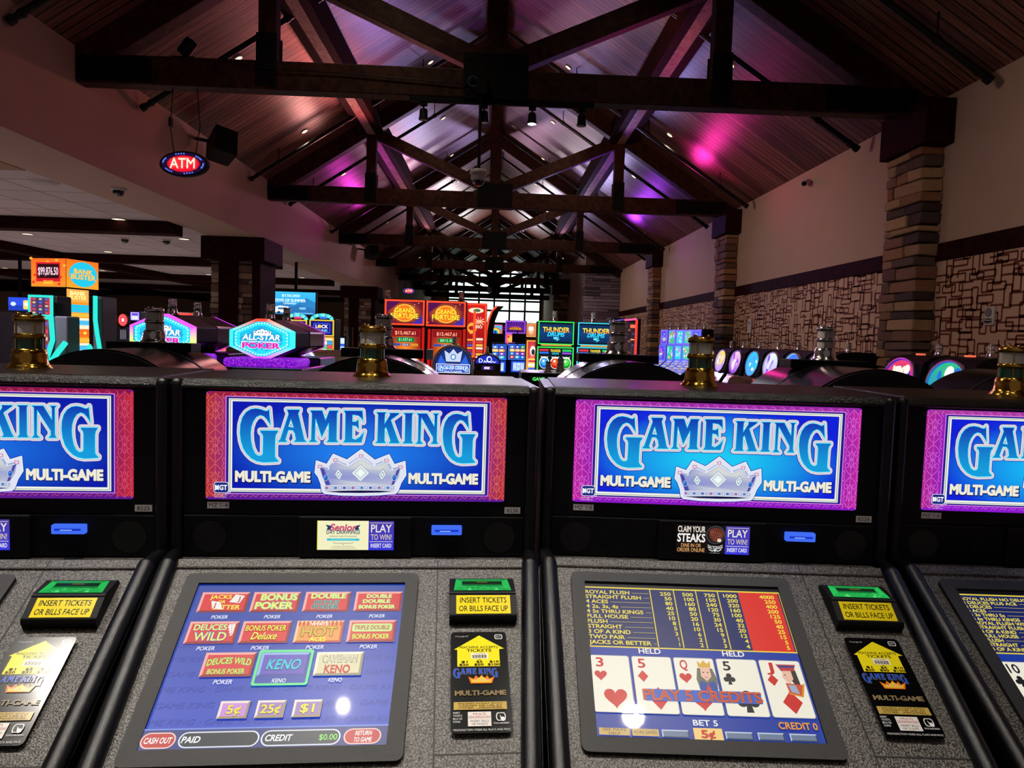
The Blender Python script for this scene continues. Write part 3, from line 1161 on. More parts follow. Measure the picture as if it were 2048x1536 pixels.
def marquee_art(par, inner, outer, topc, botc, field, line, flash):
    """lit header glass, 600 x 217 units over 0.52 m"""
    s = .52/600
    H = .1884/s
    a = Art((-.26, -.0022, EYE-.294+.1884), (1, 0, 0), (0, 0, -1), s, eps=.000016)

    def side(u, v):
        t = min(1, abs(u-300)/300)
        t = max(0, (t-.84)/.16)
        f = abs(v/H-.5)*2
        return mixc(inner, outer, t*.8+.2*f)
    a.poly(rr_pts(0, 0, 600, H, 6), botc)
    a.poly([(0, 6), (38, 6), (38, H-6), (0, H-6)], inner)
    a.rect(0.2, 5, 38, H-5, side, 3, 6)
    a.rect(566, 5, 599.8, H-5, side, 3, 6)
    a.rect(6, 0.2, 594, 9, topc, 1, 1)
    damask(a, 1, 36, 3, H-3, line, 1.15)
    damask(a, 568, 599, 3, H-3, line, 1.15)
    for i in range(26):
        x = 48+i*20
        a.stroke(spline([(x, 7), (x+4, 3), (x+9, 5), (x+6, 8), (x+12, 7)], 3), .8, line)
        a.stroke(spline([(x, 212), (x+5, 208), (x+10, 211), (x+15, 207)], 3), .8, line)
    a.rect(38.5, 8.5, 566, 205.5, '#e98ae6')
    a.rect(40, 10, 564.5, 204, '#241a8e')
    a.rect(44.8, 13.2, 559, 201, '#e9ecd8')
    a.rect(47.3, 15.2, 556.5, 198.8, '#7d8a86')
    a.rect(48.6, 16.2, 555.2, 197.8, '#f0f3ea')
    a.rect(51.9, 19, 552, 193.6, '#0d1a9a')

    def bg(u, v):
        d = math.hypot((u-300)/270, (v-120)/105)
        return mixc(field[0], field[1], max(0, 1.0-d)**1.0*1.25)
    a.rect(52.8, 20, 551.2, 192.8, bg, 26, 10)
    for p, q in ((0, 1), (3, 2.4)):
        a.text('MULTI-GAME', 131.5+p*.3, 180+p*.4, 19.6, ['#10145a', '#ece8dc'][0 if p == 3 else 0], wid=151, off=.12)
    a.text('MULTI-GAME', 131.5, 179.4, 19.6, '#eeead8', wid=148, off=.085)
    a.text('MULTI-GAME', 473.5, 180.4, 19.6, '#10145a', wid=146, off=.12)
    a.text('MULTI-GAME', 473, 179.4, 19.6, '#eeead8', wid=143, off=.085)
    crown(a)
    title(a)
    # maker's badge
    a.rrect(17.5, 180.5, 47, 203, 6, '#e8ecf4')
    a.rrect(18.5, 181.5, 46, 202, 5.5, '#1b2a80')
    a.poly([(20, 186), (26, 188.5), (26, 195), (20, 198)], '#f0f3f8')
    a.text('IGT', 35, 196.5, 9.5, '#f4f6fa', wid=18, off=.05)
    a.ring(48, 200.5, 2.8, 2.8, .9, '#e8ecf4', 10)
    a.text('©Copyright IGT', 31.5, 207.5, 2.6, '#e8d8ea', wid=27)
    a.text('www.IGT.com', 31.5, 212, 2.6, '#e8d8ea', wid=22)
    return a.build('header_glass', M_MARQ, par, fixn=False)


AN = R(29.737)
D0 = Vector((0, -.0762, EYE-.4009))
DD = Vector((0, -math.cos(AN), -math.sin(AN)))
DN = Vector((0, -math.sin(AN), math.cos(AN)))


def dk(u, s, n=0.0):
    return D0+Vector((u, 0, 0))+DD*s+DN*n


def plate(loops, o, U, V, Nn, t):
    """flat plate with a hole: loops are outer then inner outlines, t thick"""
    b = MB()
    tri = [tuple(q) for q in tessellate_polygon([[Vector((p[0], p[1], 0)) for p in l] for l in loops])]
    pts = [p for l in loops for p in l]
    o, U, V, Nn = map(Vector, (o, U, V, Nn))
    top = [o+U*p[0]+V*p[1] for p in pts]
    b.add(top, tri)
    b.add([p-Nn*t for p in top], [q[::-1] for q in tri])
    k = 0
    for l in loops:
        n_ = len(l)
        b.add([o+U*p[0]+V*p[1] for p in l]+[o+U*p[0]+V*p[1]-Nn*t for p in l], [(i, (i+1) % n_, n_+(i+1) % n_, n_+i) for i in range(n_)])
    return b


def decal_panel(par):
    W_, H_ = .086, .1665
    a = Art(dk(.1662, .120, .0), (1, 0, 0), DD, W_, H_, eps=.00002)
    a.k = 20
    asp = H_/W_
    Y = '#f2e21c'
    a.poly([(p[0]/W_, p[1]/H_) for p in rr_pts(0, 0, W_, H_, .006)], '#050506')
    a.text('©Copyright IGT', .2, .055, .014, '#b9b9b9', wid=.24)
    a.rrect(.79, .03, .93, .08, .02, '#e8e8e8')
    a.rrect(.80, .036, .92, .074, .018, '#08080a')
    a.text('IGT', .86, .063, .016, '#e8e8e8', wid=.09)
    a.poly([(.51, .04), (.95, .185), (.86, .192), (.86, .37), (.115, .37), (.115, .195), (.06, .19)], Y)
    a.text('MACHINE ACCEPTS', .5, .182, .026, '#0a0a0a', wid=.68, off=.02)
    a.text('TICKETS', .5, .217, .027, '#0a0a0a', wid=.44, off=.03)
    a.rect(.36, .228, .66, .292, '#f2ecd8')
    a.text('TICKET', .51, .244, .012, '#222222', wid=.2)
    for i in range(14):
        a.rect(.385+i*.018, .25, .385+i*.018+(.009 if i % 3 else .013), .285, '#111111')
    a.text('OR', .5, .308, .011, '#0a0a0a', wid=.05)
    for x, t1, t2 in ((.24, '$1', '$20'), (.50, '$5', '$50'), (.76, '$10', '$100')):
        a.text(t1, x, .333, .02, '#0a0a0a', wid=.06+.05*(len(t1)-1), off=.03)
        a.text(t2, x-.01, .363, .021, '#0a0a0a', wid=.06+.05*(len(t2)-1), off=.03)
    k = .94/560
    tr = lambda p: (.03+(p[0]-60)*k*.98, .385+(p[1]-24)*k/asp*1.9*.55)
    for wv, c in ((7, '#c8b46a'), (4, '#10152a')):
        for g, h in GLYPHS:
            a.stroke([tr(p) for p in g], wv*k*.55, c, True, joins=False)
    for g, h in GLYPHS:
        a.poly([tr(p) for p in g], '#2b57c8')
    # little crown
    a.poly([(.34, .545), (.30, .475), (.39, .50), (.43, .465), (.49, .498), (.53, .455), (.57, .498), (.63, .465), (.66, .50), (.75, .478), (.70, .545)], '#e8791f')
    a.poly([(.36, .535), (.345, .495), (.41, .515), (.53, .47), (.64, .515), (.705, .495), (.68, .535)], '#f4c23a')
    for x in (.43, .53, .62):
        a.ell(x, .512, .022, .010, '#f8ead0', 8)
        a.ell(x, .512, .012, .006, '#b43a2a', 8)
    a.text('MULTI-GAME', .5, .658, .042, '#c9a860', wid=.86, off=.06)
    a.text('MULTI-GAME', .5, .656, .038, '#0c0c0e', wid=.83, off=.035)
    a.text('MULTI-GAME', .5, .655, .035, '#7d7466', wid=.82, off=-.005)
    a.rect(.05, .722, .93, .795, '#c2a452')
    for i, t in enumerate(('REDEEM TICKET WITH', 'CASHIER OR USE AT', 'OTHER    MACHINES')):
        a.text(t, .49, .744+i*.0185, .0125, '#14100a', wid=.72, off=.02)
    a.text('ALL WINS PAID BY MACHINE OR ATTENDANT', .49, .792, .007, '#2a2010', wid=.8)
    for i, t in enumerate(('INSERT', 'TICKETS,', 'BILLS OR', 'COINS')):
        a.text(t, .04, .83+i*.027, .017, '#e8e8e6', al='l', wid=.115 if len(t) < 8 else .15)
    a.rect(.28, .815, .66, .945, '#e4e0dc')
    a.text('MULTI', .47, .845, .02, '#b02a30', wid=.2, off=.01)
    a.text('DENOMINATION!', .47, .875, .022, '#b02a30', wid=.35, off=.01)
    a.text('INSERT BILLS', .47, .908, .018, '#222222', wid=.3)
    a.text('OR TICKETS', .47, .935, .018, '#222222', wid=.26)
    a.frame(.30, .822, .32, .823, .001, '#e4e0dc')
    a.rrect(.74, .825, .90, .90, .035, '#e8e8e8')
    a.rrect(.755, .832, .885, .893, .03, '#08080a')
    a.poly([(.80, .845), (.83, .865), (.87, .865), (.89, .895), (.85, .905), (.82, .89)], '#e8e8e8')
    a.text('TOUCHSCREEN', .82, .927, .014, '#e8e8e8', wid=.26)
    a.text('MALFUNCTION VOIDS ALL PLAYS AND PAYS', .5, .985, .017, '#dadada', wid=.92)
    return a.build('instruction_decal', M_DECAL, par, fixn=False)


def candle(par, x, y, z, gold=True, two_white=False, k=1.0, name='candle_light'):
    """tower light: flared metal base, two lenses, two bands"""
    mt = M_GOLD if gold else M_CHROME
    c = (x, y, z)
    S = lambda pr: [(r*k, h*k) for r, h in pr]
    o = MB().lathe(S([(.0385, 0), (.038, .003), (.0335, .007), (.031, .013), (.0295, .026), (.0285, .034), (.0255, .037)]), c).build(name, mt, par)
    MB().lathe(S([(.0235, .037), (.0235, .057)]), c).build('lens', M_LENSW if two_white else M_LENSG, o)
    b = MB().lathe(S([(.0245, .056), (.0262, .0565), (.0262, .0655), (.0245, .066)]), c)
    b.build('metal_band', mt, o)
    MB().lathe(S([(.0235, .066), (.0235, .0885)]), c).build('lens', M_LENSW, o)
    b = MB().lathe(S([(.0245, .088), (.0262, .0885), (.0262, .0975), (.0235, .100), (.008, .1015)]), c)
    for t in (.4, 2.2, 3.7):
        b.lathe(S([(.0035, .0995), (.0035, .1035), (.002, .105)]), (x+.017*k*math.cos(t), y+.017*k*math.sin(t), z), 8)
    b.build('metal_cap', mt, o)
    # slim clear bars that tie the rings together
    for t in (.6, 2.4, 4.2, 5.6):
        MB().tube((x+.0246*k*math.cos(t), y+.0246*k*math.sin(t), z+.036*k), (x+.0246*k*math.cos(t), y+.0246*k*math.sin(t), z+.09*k), .0012*k, 6).build('tie_rod', mt, o)
    return o


def poker_machine(X, Y, yaw, label, tagl, tagr, marq, lcd, screen, tl, tr):
    m = thing('poker_machine', label, 'gaming machine', (X, Y, 0), yaw, 'video poker machines in the front row')
    zt_ = EYE-.083
    MB().box(-.3, .3, .02, .30, 0, zt_-.006).build('cabinet', M_MATTE, m, .006)
    # lid with a rolled front edge
    pr = [(.31, zt_-.02), (.31, zt_), (.012, zt_), (.002, zt_-.0015), (-.006, zt_-.006), (-.010, zt_-.013), (-.010, zt_-.017), (-.004, zt_-.0195), (.02, zt_-.0195)]
    MB().prism(pr, (-.299, 0, 0), (0, 1, 0), (0, 0, 1), (.598, 0, 0)).build('lid', M_LID, m)
    MB().box(-.298, .298, -.0012, .02, EYE-.3205, zt_-.0195).build('header_door', M_PANEL, m, .002)
    marq(m)
    for s in (-1, 1):
        p = MB().tube((s*.3075, -.004, EYE-.392), (s*.3075, -.004, zt_-.012), .0108, 16)
        p.lathe([(.0108, 0), (.0098, .005), (.0066, .009), (.0026, .0108)], (s*.3075, -.004, zt_-.012), 16)
        p.box(s*.3075-.0105, s*.3075+.0105, -.004, .30, 0, zt_-.003)
        p.build('side_post', M_POST, m)
        tp = (tl if s < 0 else tr)/.35
        e0, e1 = s*(.302+.045*tp), s*(.302-.52*tp)
        j0 = dk(s*(.302+.02*tp), -.02, -.004)
        r = MB().tube(j0, dk(e1, .52, -.004), .0148, 16).tube((s*.3075, -.003, EYE-.388), j0, .0108, 16, r2=.0148)
        r.lathe([(.0148*math.cos(R(q)), .0148*math.sin(R(q))) for q in (-88, -60, -30, 0, 30, 60, 88)], j0, 16)
        r.obox(dk(e0-.0148, -.02, -.3), Vector((.0296, 0, 0)), DD*.54+Vector((e1-e0, 0, 0)), DN*.294)
        r.build('deck_rail', M_POST, m)
    # speaker strip
    hp = MB().box(-.297, .297, -.003, .02, EYE-.3935, EYE-.3215).build('speaker_strip', M_PANEL, m, .002)
    for x in (-.252, .253):
        g = Art((x, -.0036, EYE-.359), (1, 0, 0), (0, 0, -1), .001, eps=.00003)
        g.ell(0, 0, 27.5, 27.5, '#1d1d20', 32)
        g.ell(0, 0, 26.3, 26.3, '#08080a', 32)
        for i in range(-11, 12):
            hw = math.sqrt(max(0, 26**2-(i*2.2)**2))
            g.rect(-hw, i*2.2-.5, hw, i*2.2+.5, '#1b1b1f')
        g.build('speaker_grille', M_PRINT, hp, fixn=False)
    for x in (-.198, -.151):
        g = Art((x, -.0036, EYE-.358), (1, 0, 0), (0, 0, -1), .001, eps=.00003)
        for i in range(-3, 4):
            for j in range(-3, 4):
                px, py = (i+(j % 2)*.5)*3.9, j*3.4
                if px*px+py*py < 135:
                    g.ell(px, py, 1.45, 1.2, '#020203', 8)
        g.build('vent_holes', M_PRINT, hp, fixn=False)
    sl = MB().box(.131, .185, -.014, -.002, EYE-.3525, EYE-.3365).build('card_slot', glow('#3f6cf4', 1.0), hp, .002)
    MB().box(.137, .179, -.0146, -.0135, EYE-.3462, EYE-.3425).build('slot_mouth', glow('#1233c8', 1.0), sl)
    MB().box(.146, .165, -.0148, -.0145, EYE-.3455, EYE-.3445).build('slot_lamp', glow('#a8d0ff', 1.2), sl)
    ld = MB().box(-.1005, .0955, -.011, .0, EYE-.3935, EYE-.3215).build('display_housing', M_MATTE, m, .002)
    lcd(ld)
    for (x0, x1, z0, z1, t, al) in ((-.2574, -.2203, EYE-.3100, EYE-.2985, tagl, 0), (.2613, .2899, EYE-.3154, EYE-.3037, tagr, 0)):
        if not t:
            continue
        g = Art((x0, -.0016, z1), (1, 0, 0), (0, 0, -1), 1.0, eps=.00004)
        g.rect(0, 0, x1-x0, z1-z0, '#e4e2e4')
        g.text(t, (x1-x0)/2, (z1-z0)*.80, (z1-z0)*.58, '#17171a', wid=(x1-x0)*(.84 if len(t) > 4 else .72))
        g.build('number_tag', M_PRINT, m, fixn=False)
    # deck
    b = MB()
    kl, kr = tl/.35, tr/.35
    q = [(-.294-.038*kl, -.038), (.294+.038*kr, -.038), (.294-.52*kr, .52), (-.294+.52*kl, .52)]
    b.prism(q, dk(0, 0, -.007), Vector((1, 0, 0)), DD, DN*-.03)
    b.obox(Vector((-.297, -.06, EYE-.42)), Vector((.594, 0, 0)), Vector((0, .08, 0)), Vector((0, 0, .024)))
    b.build('deck', M_DECK, m)
    for nm, o_, u_, v_ in (('deck_seam', dk(.1425, -.036, -.0072), Vector((.0022, 0, 0)), DD*.54), ('access_door_seam', dk(.1445, .3105, -.0072), Vector((.148-.31*kr, 0, 0)), DD*.0022),
                           ('edge_seam', dk(-.2925, -.034, -.0072), Vector((.0018, 0, 0)), DD*.54+Vector((.54*kl, 0, 0))), ('edge_seam', dk(.2907, -.034, -.0072), Vector((.0018, 0, 0)), DD*.54-Vector((.54*kr, 0, 0)))):
        MB().obox(o_, u_, v_, DN*.0006).build(nm, M_DARKBACK, m)
    # touch screen
    out = [(u if u < 0 else u-.009*v/.32, v) for u, v in rr_pts(-.264, -.001, .112, .322, .010, 4)]
    inn = [(-.2415, .0195), (-.2415, .2995), (.0798, .2995), (.0905, .0195)]
    plate([out, inn], dk(0, 0, 0), (1, 0, 0), DD, DN, .008).build('screen_bezel', M_BEZEL, m, .0012, 2)
    screen(m)
    # note acceptor
    pf = [(.011, -.008), (.013, .002), (.018, .005), (.055, .018), (.058, .018), (.060, .0165), (.096, .011), (.1, .006), (.1, -.008)]
    ac = MB().prism(pf, dk(.164, 0, 0), DD, DN, Vector((.107, 0, 0))).build('note_acceptor', M_MATTE, m, .0015)
    md = (DD*.037+DN*.013).normalized()
    mn = Vector((1, 0, 0)).cross(md).normalized()
    if mn.dot(DN) < 0:
        mn = -mn
    g = Art(dk(.1705, .0185, .0052)+mn*.0008, (1, 0, 0), md, .001, eps=.00003)
    gn = ['#0f7a33', '#25c057', '#0a3a1a', '#7af09a']
    g.poly([(4, 0), (90, 0), (94, 36), (0, 36)], gn[0])
    g.poly([(4, 0), (90, 0), (88, 8), (7, 8)], '#1c9a46')
    g.poly([(4, 0), (14, 8), (13, 24), (0, 36)], gn[1])
    g.poly([(90, 0), (80, 8), (81, 24), (94, 36)], gn[1])
    g.poly([(14, 7), (80, 7), (80, 17), (14, 17)], '#0d2a16')
    g.rect(38, 9, 56, 11, '#8a6a20')
    g.poly([(12, 22), (82, 22), (94, 36), (0, 36)], '#1fae4c')
    for x in (22, 66):
        g.poly([(x, 35), (x+4, 27), (x+8, 35)], '#56e07f')
    rnd = random.Random(int(X*100))
    for i in range(16):
        x, y = rnd.uniform(10, 84), rnd.uniform(22, 34)
        g.rect(x, y, x+rnd.uniform(2, 7), y+.8, gn[3] if i % 3 else '#0e6a2e')
    g.build('lit_mouth', screen_mat('green_translucent_plastic', .95, .15, .5), ac, fixn=False)
    fd = (DD*.036-DN*.0055).normalized()
    fn = Vector((1, 0, 0)).cross(fd).normalized()
    if fn.dot(DN) < 0:
        fn = -fn
    g = Art(dk(.1745, .0612, .0163)+fn*.0006, (1, 0, 0), fd, .001, eps=.00003)
    g.rect(0, 0, 87, 33, '#f2dc1e')
    g.text('INSERT TICKETS', 43.5, 13.5, 9.4, '#1a1608', wid=75, off=.015)
    g.text('OR BILLS FACE UP', 43.5, 28.5, 9.4, '#1a1608', wid=78, off=.015)
    g.build('warning_sticker', M_DECAL, ac, fixn=False)
    decal_panel(m)
    candle(m, .005, .165, zt_-.001)
    return m


# header artwork of each machine
def marq_a(m): return marquee_art(m, '#7a1668', '#c42a32', '#8a1548', '#5a1a8e', ('#0a1aa8', '#1a6ce0'), '#d8506a', 0)
def marq_b(m): return marquee_art(m, '#8a2a86', '#b8331c', '#9a2040', '#5c1c98', ('#0a1ab0', '#1f7cea'), '#e06a58', 0)
def marq_c(m): return marquee_art(m, '#8a1cae', '#c42a9a', '#9a2aa0', '#8a18c0', ('#1020d8', '#1cc8f4'), '#dc6ae0', 0)
def marq_d(m): return marquee_art(m, '#8a1cc0', '#b42a80', '#a83a9c', '#8c18cc', ('#0f1ed8', '#18c0f8'), '#dc6ae0', 0)


# small player displays ------------------------------------------------
def lcd_base(p):
    a = Art((-.068, -.0116, EYE-.328), (1, 0, 0), (0, 0, -1), .001, eps=.00003)
    return a


def play_to_win(a):
    a.rect(88.9, 0, 133, 52, lambda u, v: mixc('#4a3aa0', '#3a3ad8', v/52), 1, 3)
    a.rect(91, 3, 131, 3.8, '#e8e0d0')
    a.text('PLAY', 111, 20, 13.5, '#e8e4dc', wid=36, off=.02)
    a.text('TO WIN!', 111, 33.5, 9.6, '#e0cfa0', wid=36, off=.01)
    a.rect(91, 36.5, 131, 37.4, '#e8e0d0')
    a.text('INSERT CARD', 111, 47.5, 7, '#f0f0f4', wid=36, off=.02)
    a.rect(88.9, 51, 133, 52, '#3438f0')


def lcd_senior(p):
    a = lcd_base(p)
    a.rect(0, 0, 88.9, 52, '#f4f0c4')
    a.rect(0, 0, 1.2, 52, '#f0ea40')
    a.poly([(14, 7), (24, 9), (24, 17), (16, 16), (18, 12)], '#1d3a6a')
    a.poly([(75, 7), (65, 9), (65, 17), (73, 16), (71, 12)], '#1d3a6a')
    a.text('Senior', 45, 17.5, 11.5, '#7a1f4a', wid=47, off=.05, shear=.2)
    a.text('Senior', 45, 17, 11.5, '#e0507e', wid=46, off=.02, shear=.2)
    a.text('DAY DRAWINGS', 45, 23.4, 6.2, '#1a4a66', wid=58, off=.03)
    a.text('MONDAYS ARE FOR SENIORS!', 45, 29, 2.6, '#3a3a44', wid=48)
    a.rect(17, 31.5, 73, 35.5, '#2cc0d4')
    a.rect(24, 33, 66, 34, '#7fe0ea')
    a.stroke(spline([(27, 38.5), (34, 40.5), (43, 40), (45, 42.5), (47, 40), (56, 40.5), (63, 38.5)], 3), .7, '#2a4a66')
    a.rect(27, 45, 63, 45.6, '#8a8a80')
    a.rect(24, 48.2, 68, 48.9, '#6a6a66')
    play_to_win(a)
    return a.build('player_display', M_SCR, p, fixn=False)


def lcd_steak(p):
    a = lcd_base(p)
    a.rect(0, 0, 88.9, 52, '#120c0c')
    a.text('CLAIM YOUR', 27, 13, 10.5, '#f0e6d8', wid=50, off=.03)
    a.text('STEAKS', 27, 31, 14.5, '#f4f0ea', wid=51, off=.04)
    a.text('DINE IN OR', 27, 41, 6.6, '#f0b070', wid=36)
    a.text('ORDER ONLINE', 27, 49.5, 6.8, '#f0b070', wid=50)
    a.ell(71, 17, 17.5, 17, '#3a3f46', 24)
    a.ell(71, 17, 15.5, 15, '#1a1714', 24)
    a.poly(spline([(60, 10), (68, 4), (80, 6), (86, 14), (82, 24), (76, 30), (66, 28), (60, 20)], 4, True), '#6a3226')
    for i in range(5):
        a.stroke([(61+i*4, 8+i), (69+i*3.4, 27-i*1.6)], 1.1, '#9a5a44')
        a.stroke([(62+i*2, 24-i*3.6), (80, 26-i*3.8)], .9, '#3a1812')
    a.ell(78, 27, 4, 3.4, '#e8d8b0', 12)
    a.text('SALTGRASS', 71, 41, 6, '#e8ecec', wid=27, off=.02, arch=-.5)
    a.stroke(spline([(60, 44), (66, 47), (71, 44.5), (76, 47), (82, 44)], 4), 1.4, '#e8ecec')
    a.poly([(69, 44), (73, 44), (71, 50)], '#e8ecec')
    a.rect(62, 50.2, 80, 51, '#8a8a8a')
    play_to_win(a)
    return a.build('player_display', M_SCR, p, fixn=False)


# touch screens --------------------------------------------------------
class TouchArt(Art):
    def P(self, u, v):
        return super().P(u*(1-.032*v), v)


def touch_base(m):
    return TouchArt(dk(-.2415, .0195, -.0045), (1, 0, 0), DD, .332, .280, eps=.00002)


def touch_done(a, m):
    return a.build('touch_screen', M_TOUCH, m, fixn=False)


def button(a, x0, y0, x1, y1, face, light, dark, w_=.012):
    a.rect(x0, y0, x1, y1, dark)
    a.poly([(x0, y0), (x1, y0), (x1-w_, y0+w_*1.2), (x0+w_, y0+w_*1.2)], light)
    a.poly([(x0, y0), (x0+w_, y0+w_*1.2), (x0+w_, y1-w_*1.2), (x0, y1)], light)
    a.rect(x0+w_, y0+w_*1.2, x1-w_, y1-w_*1.2, face)


def otext(a, s, x, y, h, wid, fc, oc, off=.09, shear=0., arch=0.):
    a.text(s, x, y, h, oc, wid=wid*1.03, off=off, shear=shear, arch=arch)
    a.text(s, x, y, h, fc, wid=wid, off=.02, shear=shear, arch=arch)


def screen_menu(m):
    a = touch_base(m)
    a.rect(-.005, -.005, 1.005, 1.005, lambda u, v: mixc('#163c9c', '#0f3ec0', v), 4, 6)
    for r_ in range(10):
        v = .05+r_*.088
        a.text(['GAME KING · GAME KING · GAME KING · GAME', 'ME KING · GAME KING · GAME KING · GAME KI'][r_ % 2], .005, v+.028, .03, '#1234a0', al='l', wid=.985, shear=.25, off=.02)
    red = ('#d8262c', '#f0a8a0', '#8a1418')
    lab = '#e8ecf8'
    G, YL = '#6fe0c0', '#f6ef4a'
    b1 = [(.032, .262), (.275, .505), (.522, .745), (.765, .998)]
    for x0, x1 in b1:
        button(a, x0, .057, x1-.005, .200, *red)
        a.text('POKER', (x0+x1)/2, .243, .022, lab, wid=.075, off=.02, shear=.2)
    x = .15
    a.text('JACKS', .125, .105, .026, YL, wid=.10, off=.03)
    a.text('OR', .135, .138, .02, YL, wid=.035, off=.03)
    a.text('BETTER', .165, .180, .029, YL, wid=.125, off=.03)
    for k, (px, py, sk) in enumerate(((.19, .075, .02), (.085, .12, -.015))):
        a.poly([(px, py), (px+.045, py+.01), (px+.05-sk, py+.062), (px-sk, py+.055)], '#f0ece4')
        a.text('J', px+.022, py+.045, .03, '#b02020', off=.03)
    otext(a, 'BONUS', .40, .117, .042, .17, YL, G)
    otext(a, 'POKER', .385, .178, .045, .175, YL, G)
    otext(a, 'DOUBLE', .635, .105, .034, .165, YL, G)
    otext(a, 'BONUS', .632, .143, .022, .115, '#1a4a7a', G)
    otext(a, 'POKER', .628, .180, .028, .125, '#1a4a7a', G)
    otext(a, 'DOUBLE', .88, .103, .024, .12, YL, G)
    otext(a, 'DOUBLE', .87, .140, .024, .13, YL, G)
    otext(a, 'BONUS POKER', .875, .180, .024, .17, YL, G)
    b2 = [(.026, .250), (.267, .490), (.515, .735), (.758, .980)]
    for k, (x0, x1) in enumerate(b2):
        if k == 2:
            button(a, x0, .264, x1, .410, '#e8963c', '#f4c890', '#b03a18')
            for i in range(11):
                a.rect(x0+.008+i*.019, .268, x0+.017+i*.019, .300, '#c83a1c')
        else:
            button(a, x0, .264, x1, .410, *red)
        a.text('POKER', (x0+x1)/2-.005, .450, .023, lab, wid=.08, off=.02, shear=.2)
    a.text('DEUCES', .125, .322, .036, G, wid=.15, off=.05)
    a.text('DEUCES', .125, .322, .036, '#e8f070', wid=.146, off=.0)
    otext(a, 'WILD', .135, .390, .052, .145, YL, '#2a6ac8')
    for i in range(4):
        a.poly([(.205+i*.006, .285+i*.017), (.235, .283+i*.017), (.232, .31+i*.017), (.202+i*.006, .31+i*.017)], '#f2ece8')
        a.text('2', .218+i*.003, .306+i*.017, .016, '#c02020')
    otext(a, 'BONUS POKER', .378, .330, .036, .185, YL, '#7a1010')
    a.text('Deluxe', .378, .388, .045, '#5a0c0c', wid=.12, off=.06, shear=.3)
    a.text('Deluxe', .378, .386, .045, YL, wid=.117, off=.02, shear=.3)
    a.text('WHITE', .62, .298, .02, '#f6f0e8', wid=.085, off=.04)
    a.text('HOT', .625, .368, .058, '#5a1a10', wid=.165, off=.07)
    a.text('HOT', .625, .367, .058, '#d8b52a', wid=.16, off=.03)
    a.text('ACES', .625, .402, .026, YL, wid=.075, off=.03)
    a.rrect(.775, .288, .962, .342, .012, '#c8e08a')
    a.text('TRIPLE DOUBLE', .868, .328, .027, '#b0402c', wid=.165, off=.03, shear=.1)
    otext(a, 'BONUS POKER', .868, .388, .03, .17, YL, '#6a8a4a')
    button(a, .145, .468, .368, .614, *red)
    a.text('POKER', .255, .655, .024, lab, wid=.08, off=.02, shear=.2)
    otext(a, 'DEUCES WILD', .258, .548, .036, .19, '#e8e84a', '#2a9a6a', arch=.35)
    otext(a, 'BONUS POKER', .255, .596, .028, .16, '#e8e84a', '#2a9a6a')
    a.rrect(.378, .455, .622, .668, .012, '#5ae08a')
    a.rrect(.390, .470, .610, .655, .008, '#1c3ca8')
    button(a, .392, .472, .608, .616, '#5a4ab8', '#8ab0e0', '#2a3a9a')
    a.text('KENO', .50, .575, .058, '#0c2a6a', wid=.155, off=.09, shear=.2)
    a.text('KENO', .50, .573, .058, '#38c8e0', wid=.15, off=.03, shear=.2)
    a.text('KENO', .495, .651, .022, '#e8f4f0', wid=.06, off=.02, shear=.2)
    button(a, .638, .473, .850, .616, '#d8cfa4', '#f0ead0', '#8a8468')
    a.text('CAVEMAN', .745, .538, .046, '#4a4434', wid=.155, off=.05)
    a.text('CAVEMAN', .745, .537, .046, '#e4dcc0', wid=.15, off=-.005)
    a.text('KENO', .74, .600, .046, '#c03a22', wid=.115, off=.05)
    a.text('KENO', .74, .652, .022, '#e8ecf8', wid=.06, off=.02, shear=.2)
    for x0, x1, t in ((.275, .398, '5¢'), (.430, .550, '25¢'), (.584, .704, '$1')):
        button(a, x0, .752, x1, .846, '#c88ad8' if t == '5¢' else '#9a78b8', '#f0e0d0', '#a08a60', .010)
        a.text(t, (x0+x1)/2, .822, .044, '#3a2a10', wid=.034*len(t)*.7+.014, off=.06)
        a.text(t, (x0+x1)/2, .820, .044, '#f0e04a', wid=.034*len(t)*.7+.012, off=.03)
    a.rect(-.005, .895, 1.005, 1.005, '#1a2a7a')
    a.rect(-.005, .893, 1.005, .900, '#6a8ae0')

    def pill(x0, x1, face, rim):
        r_ = .034
        a.put(*pillshape(x0, .912, x1, .992), rim)
        a.put(*pillshape(x0+.006, .918, x1-.006, .986), face)
    pill(-.0, .14, '#c02a2a', '#f0c8c0')
    a.text('CASH OUT', .07, .966, .028, '#f4f0ec', wid=.11, off=.04, shear=.15)
    pill(.150, .474, '#1a2430', '#dfe6f0')
    a.text('PAID', .20, .966, .03, '#f4f4f4', wid=.075, off=.04, shear=.15)
    pill(.480, .806, '#2a3440', '#dfe6f0')
    a.text('CREDIT', .553, .966, .03, '#f4f4f4', wid=.11, off=.04, shear=.15)
    a.text('$0.00', .755, .966, .028, '#8ae060', wid=.075, off=.02)
    pill(.818, .975, '#c02a2a', '#f0c8c0')
    a.text('RETURN', .90, .947, .022, '#f4f0ec', wid=.07, off=.03, shear=.15)
    a.text('TO GAME', .90, .980, .022, '#f4f0ec', wid=.075, off=.03, shear=.15)
    return touch_done(a, m)


def pillshape(x0, y0, x1, y1):
    r_ = (y1-y0)/2
    rx = r_*.852
    pts = []
    for i in range(9):
        t = R(-90+180*i/8)
        pts.append((x1-rx+rx*math.cos(t), y0+r_+r_*math.sin(t)))
    for i in range(9):
        t = R(90+180*i/8)
        pts.append((x0+rx+rx*math.cos(t), y0+r_+r_*math.sin(t)))
    return pts, [tuple(range(18))]


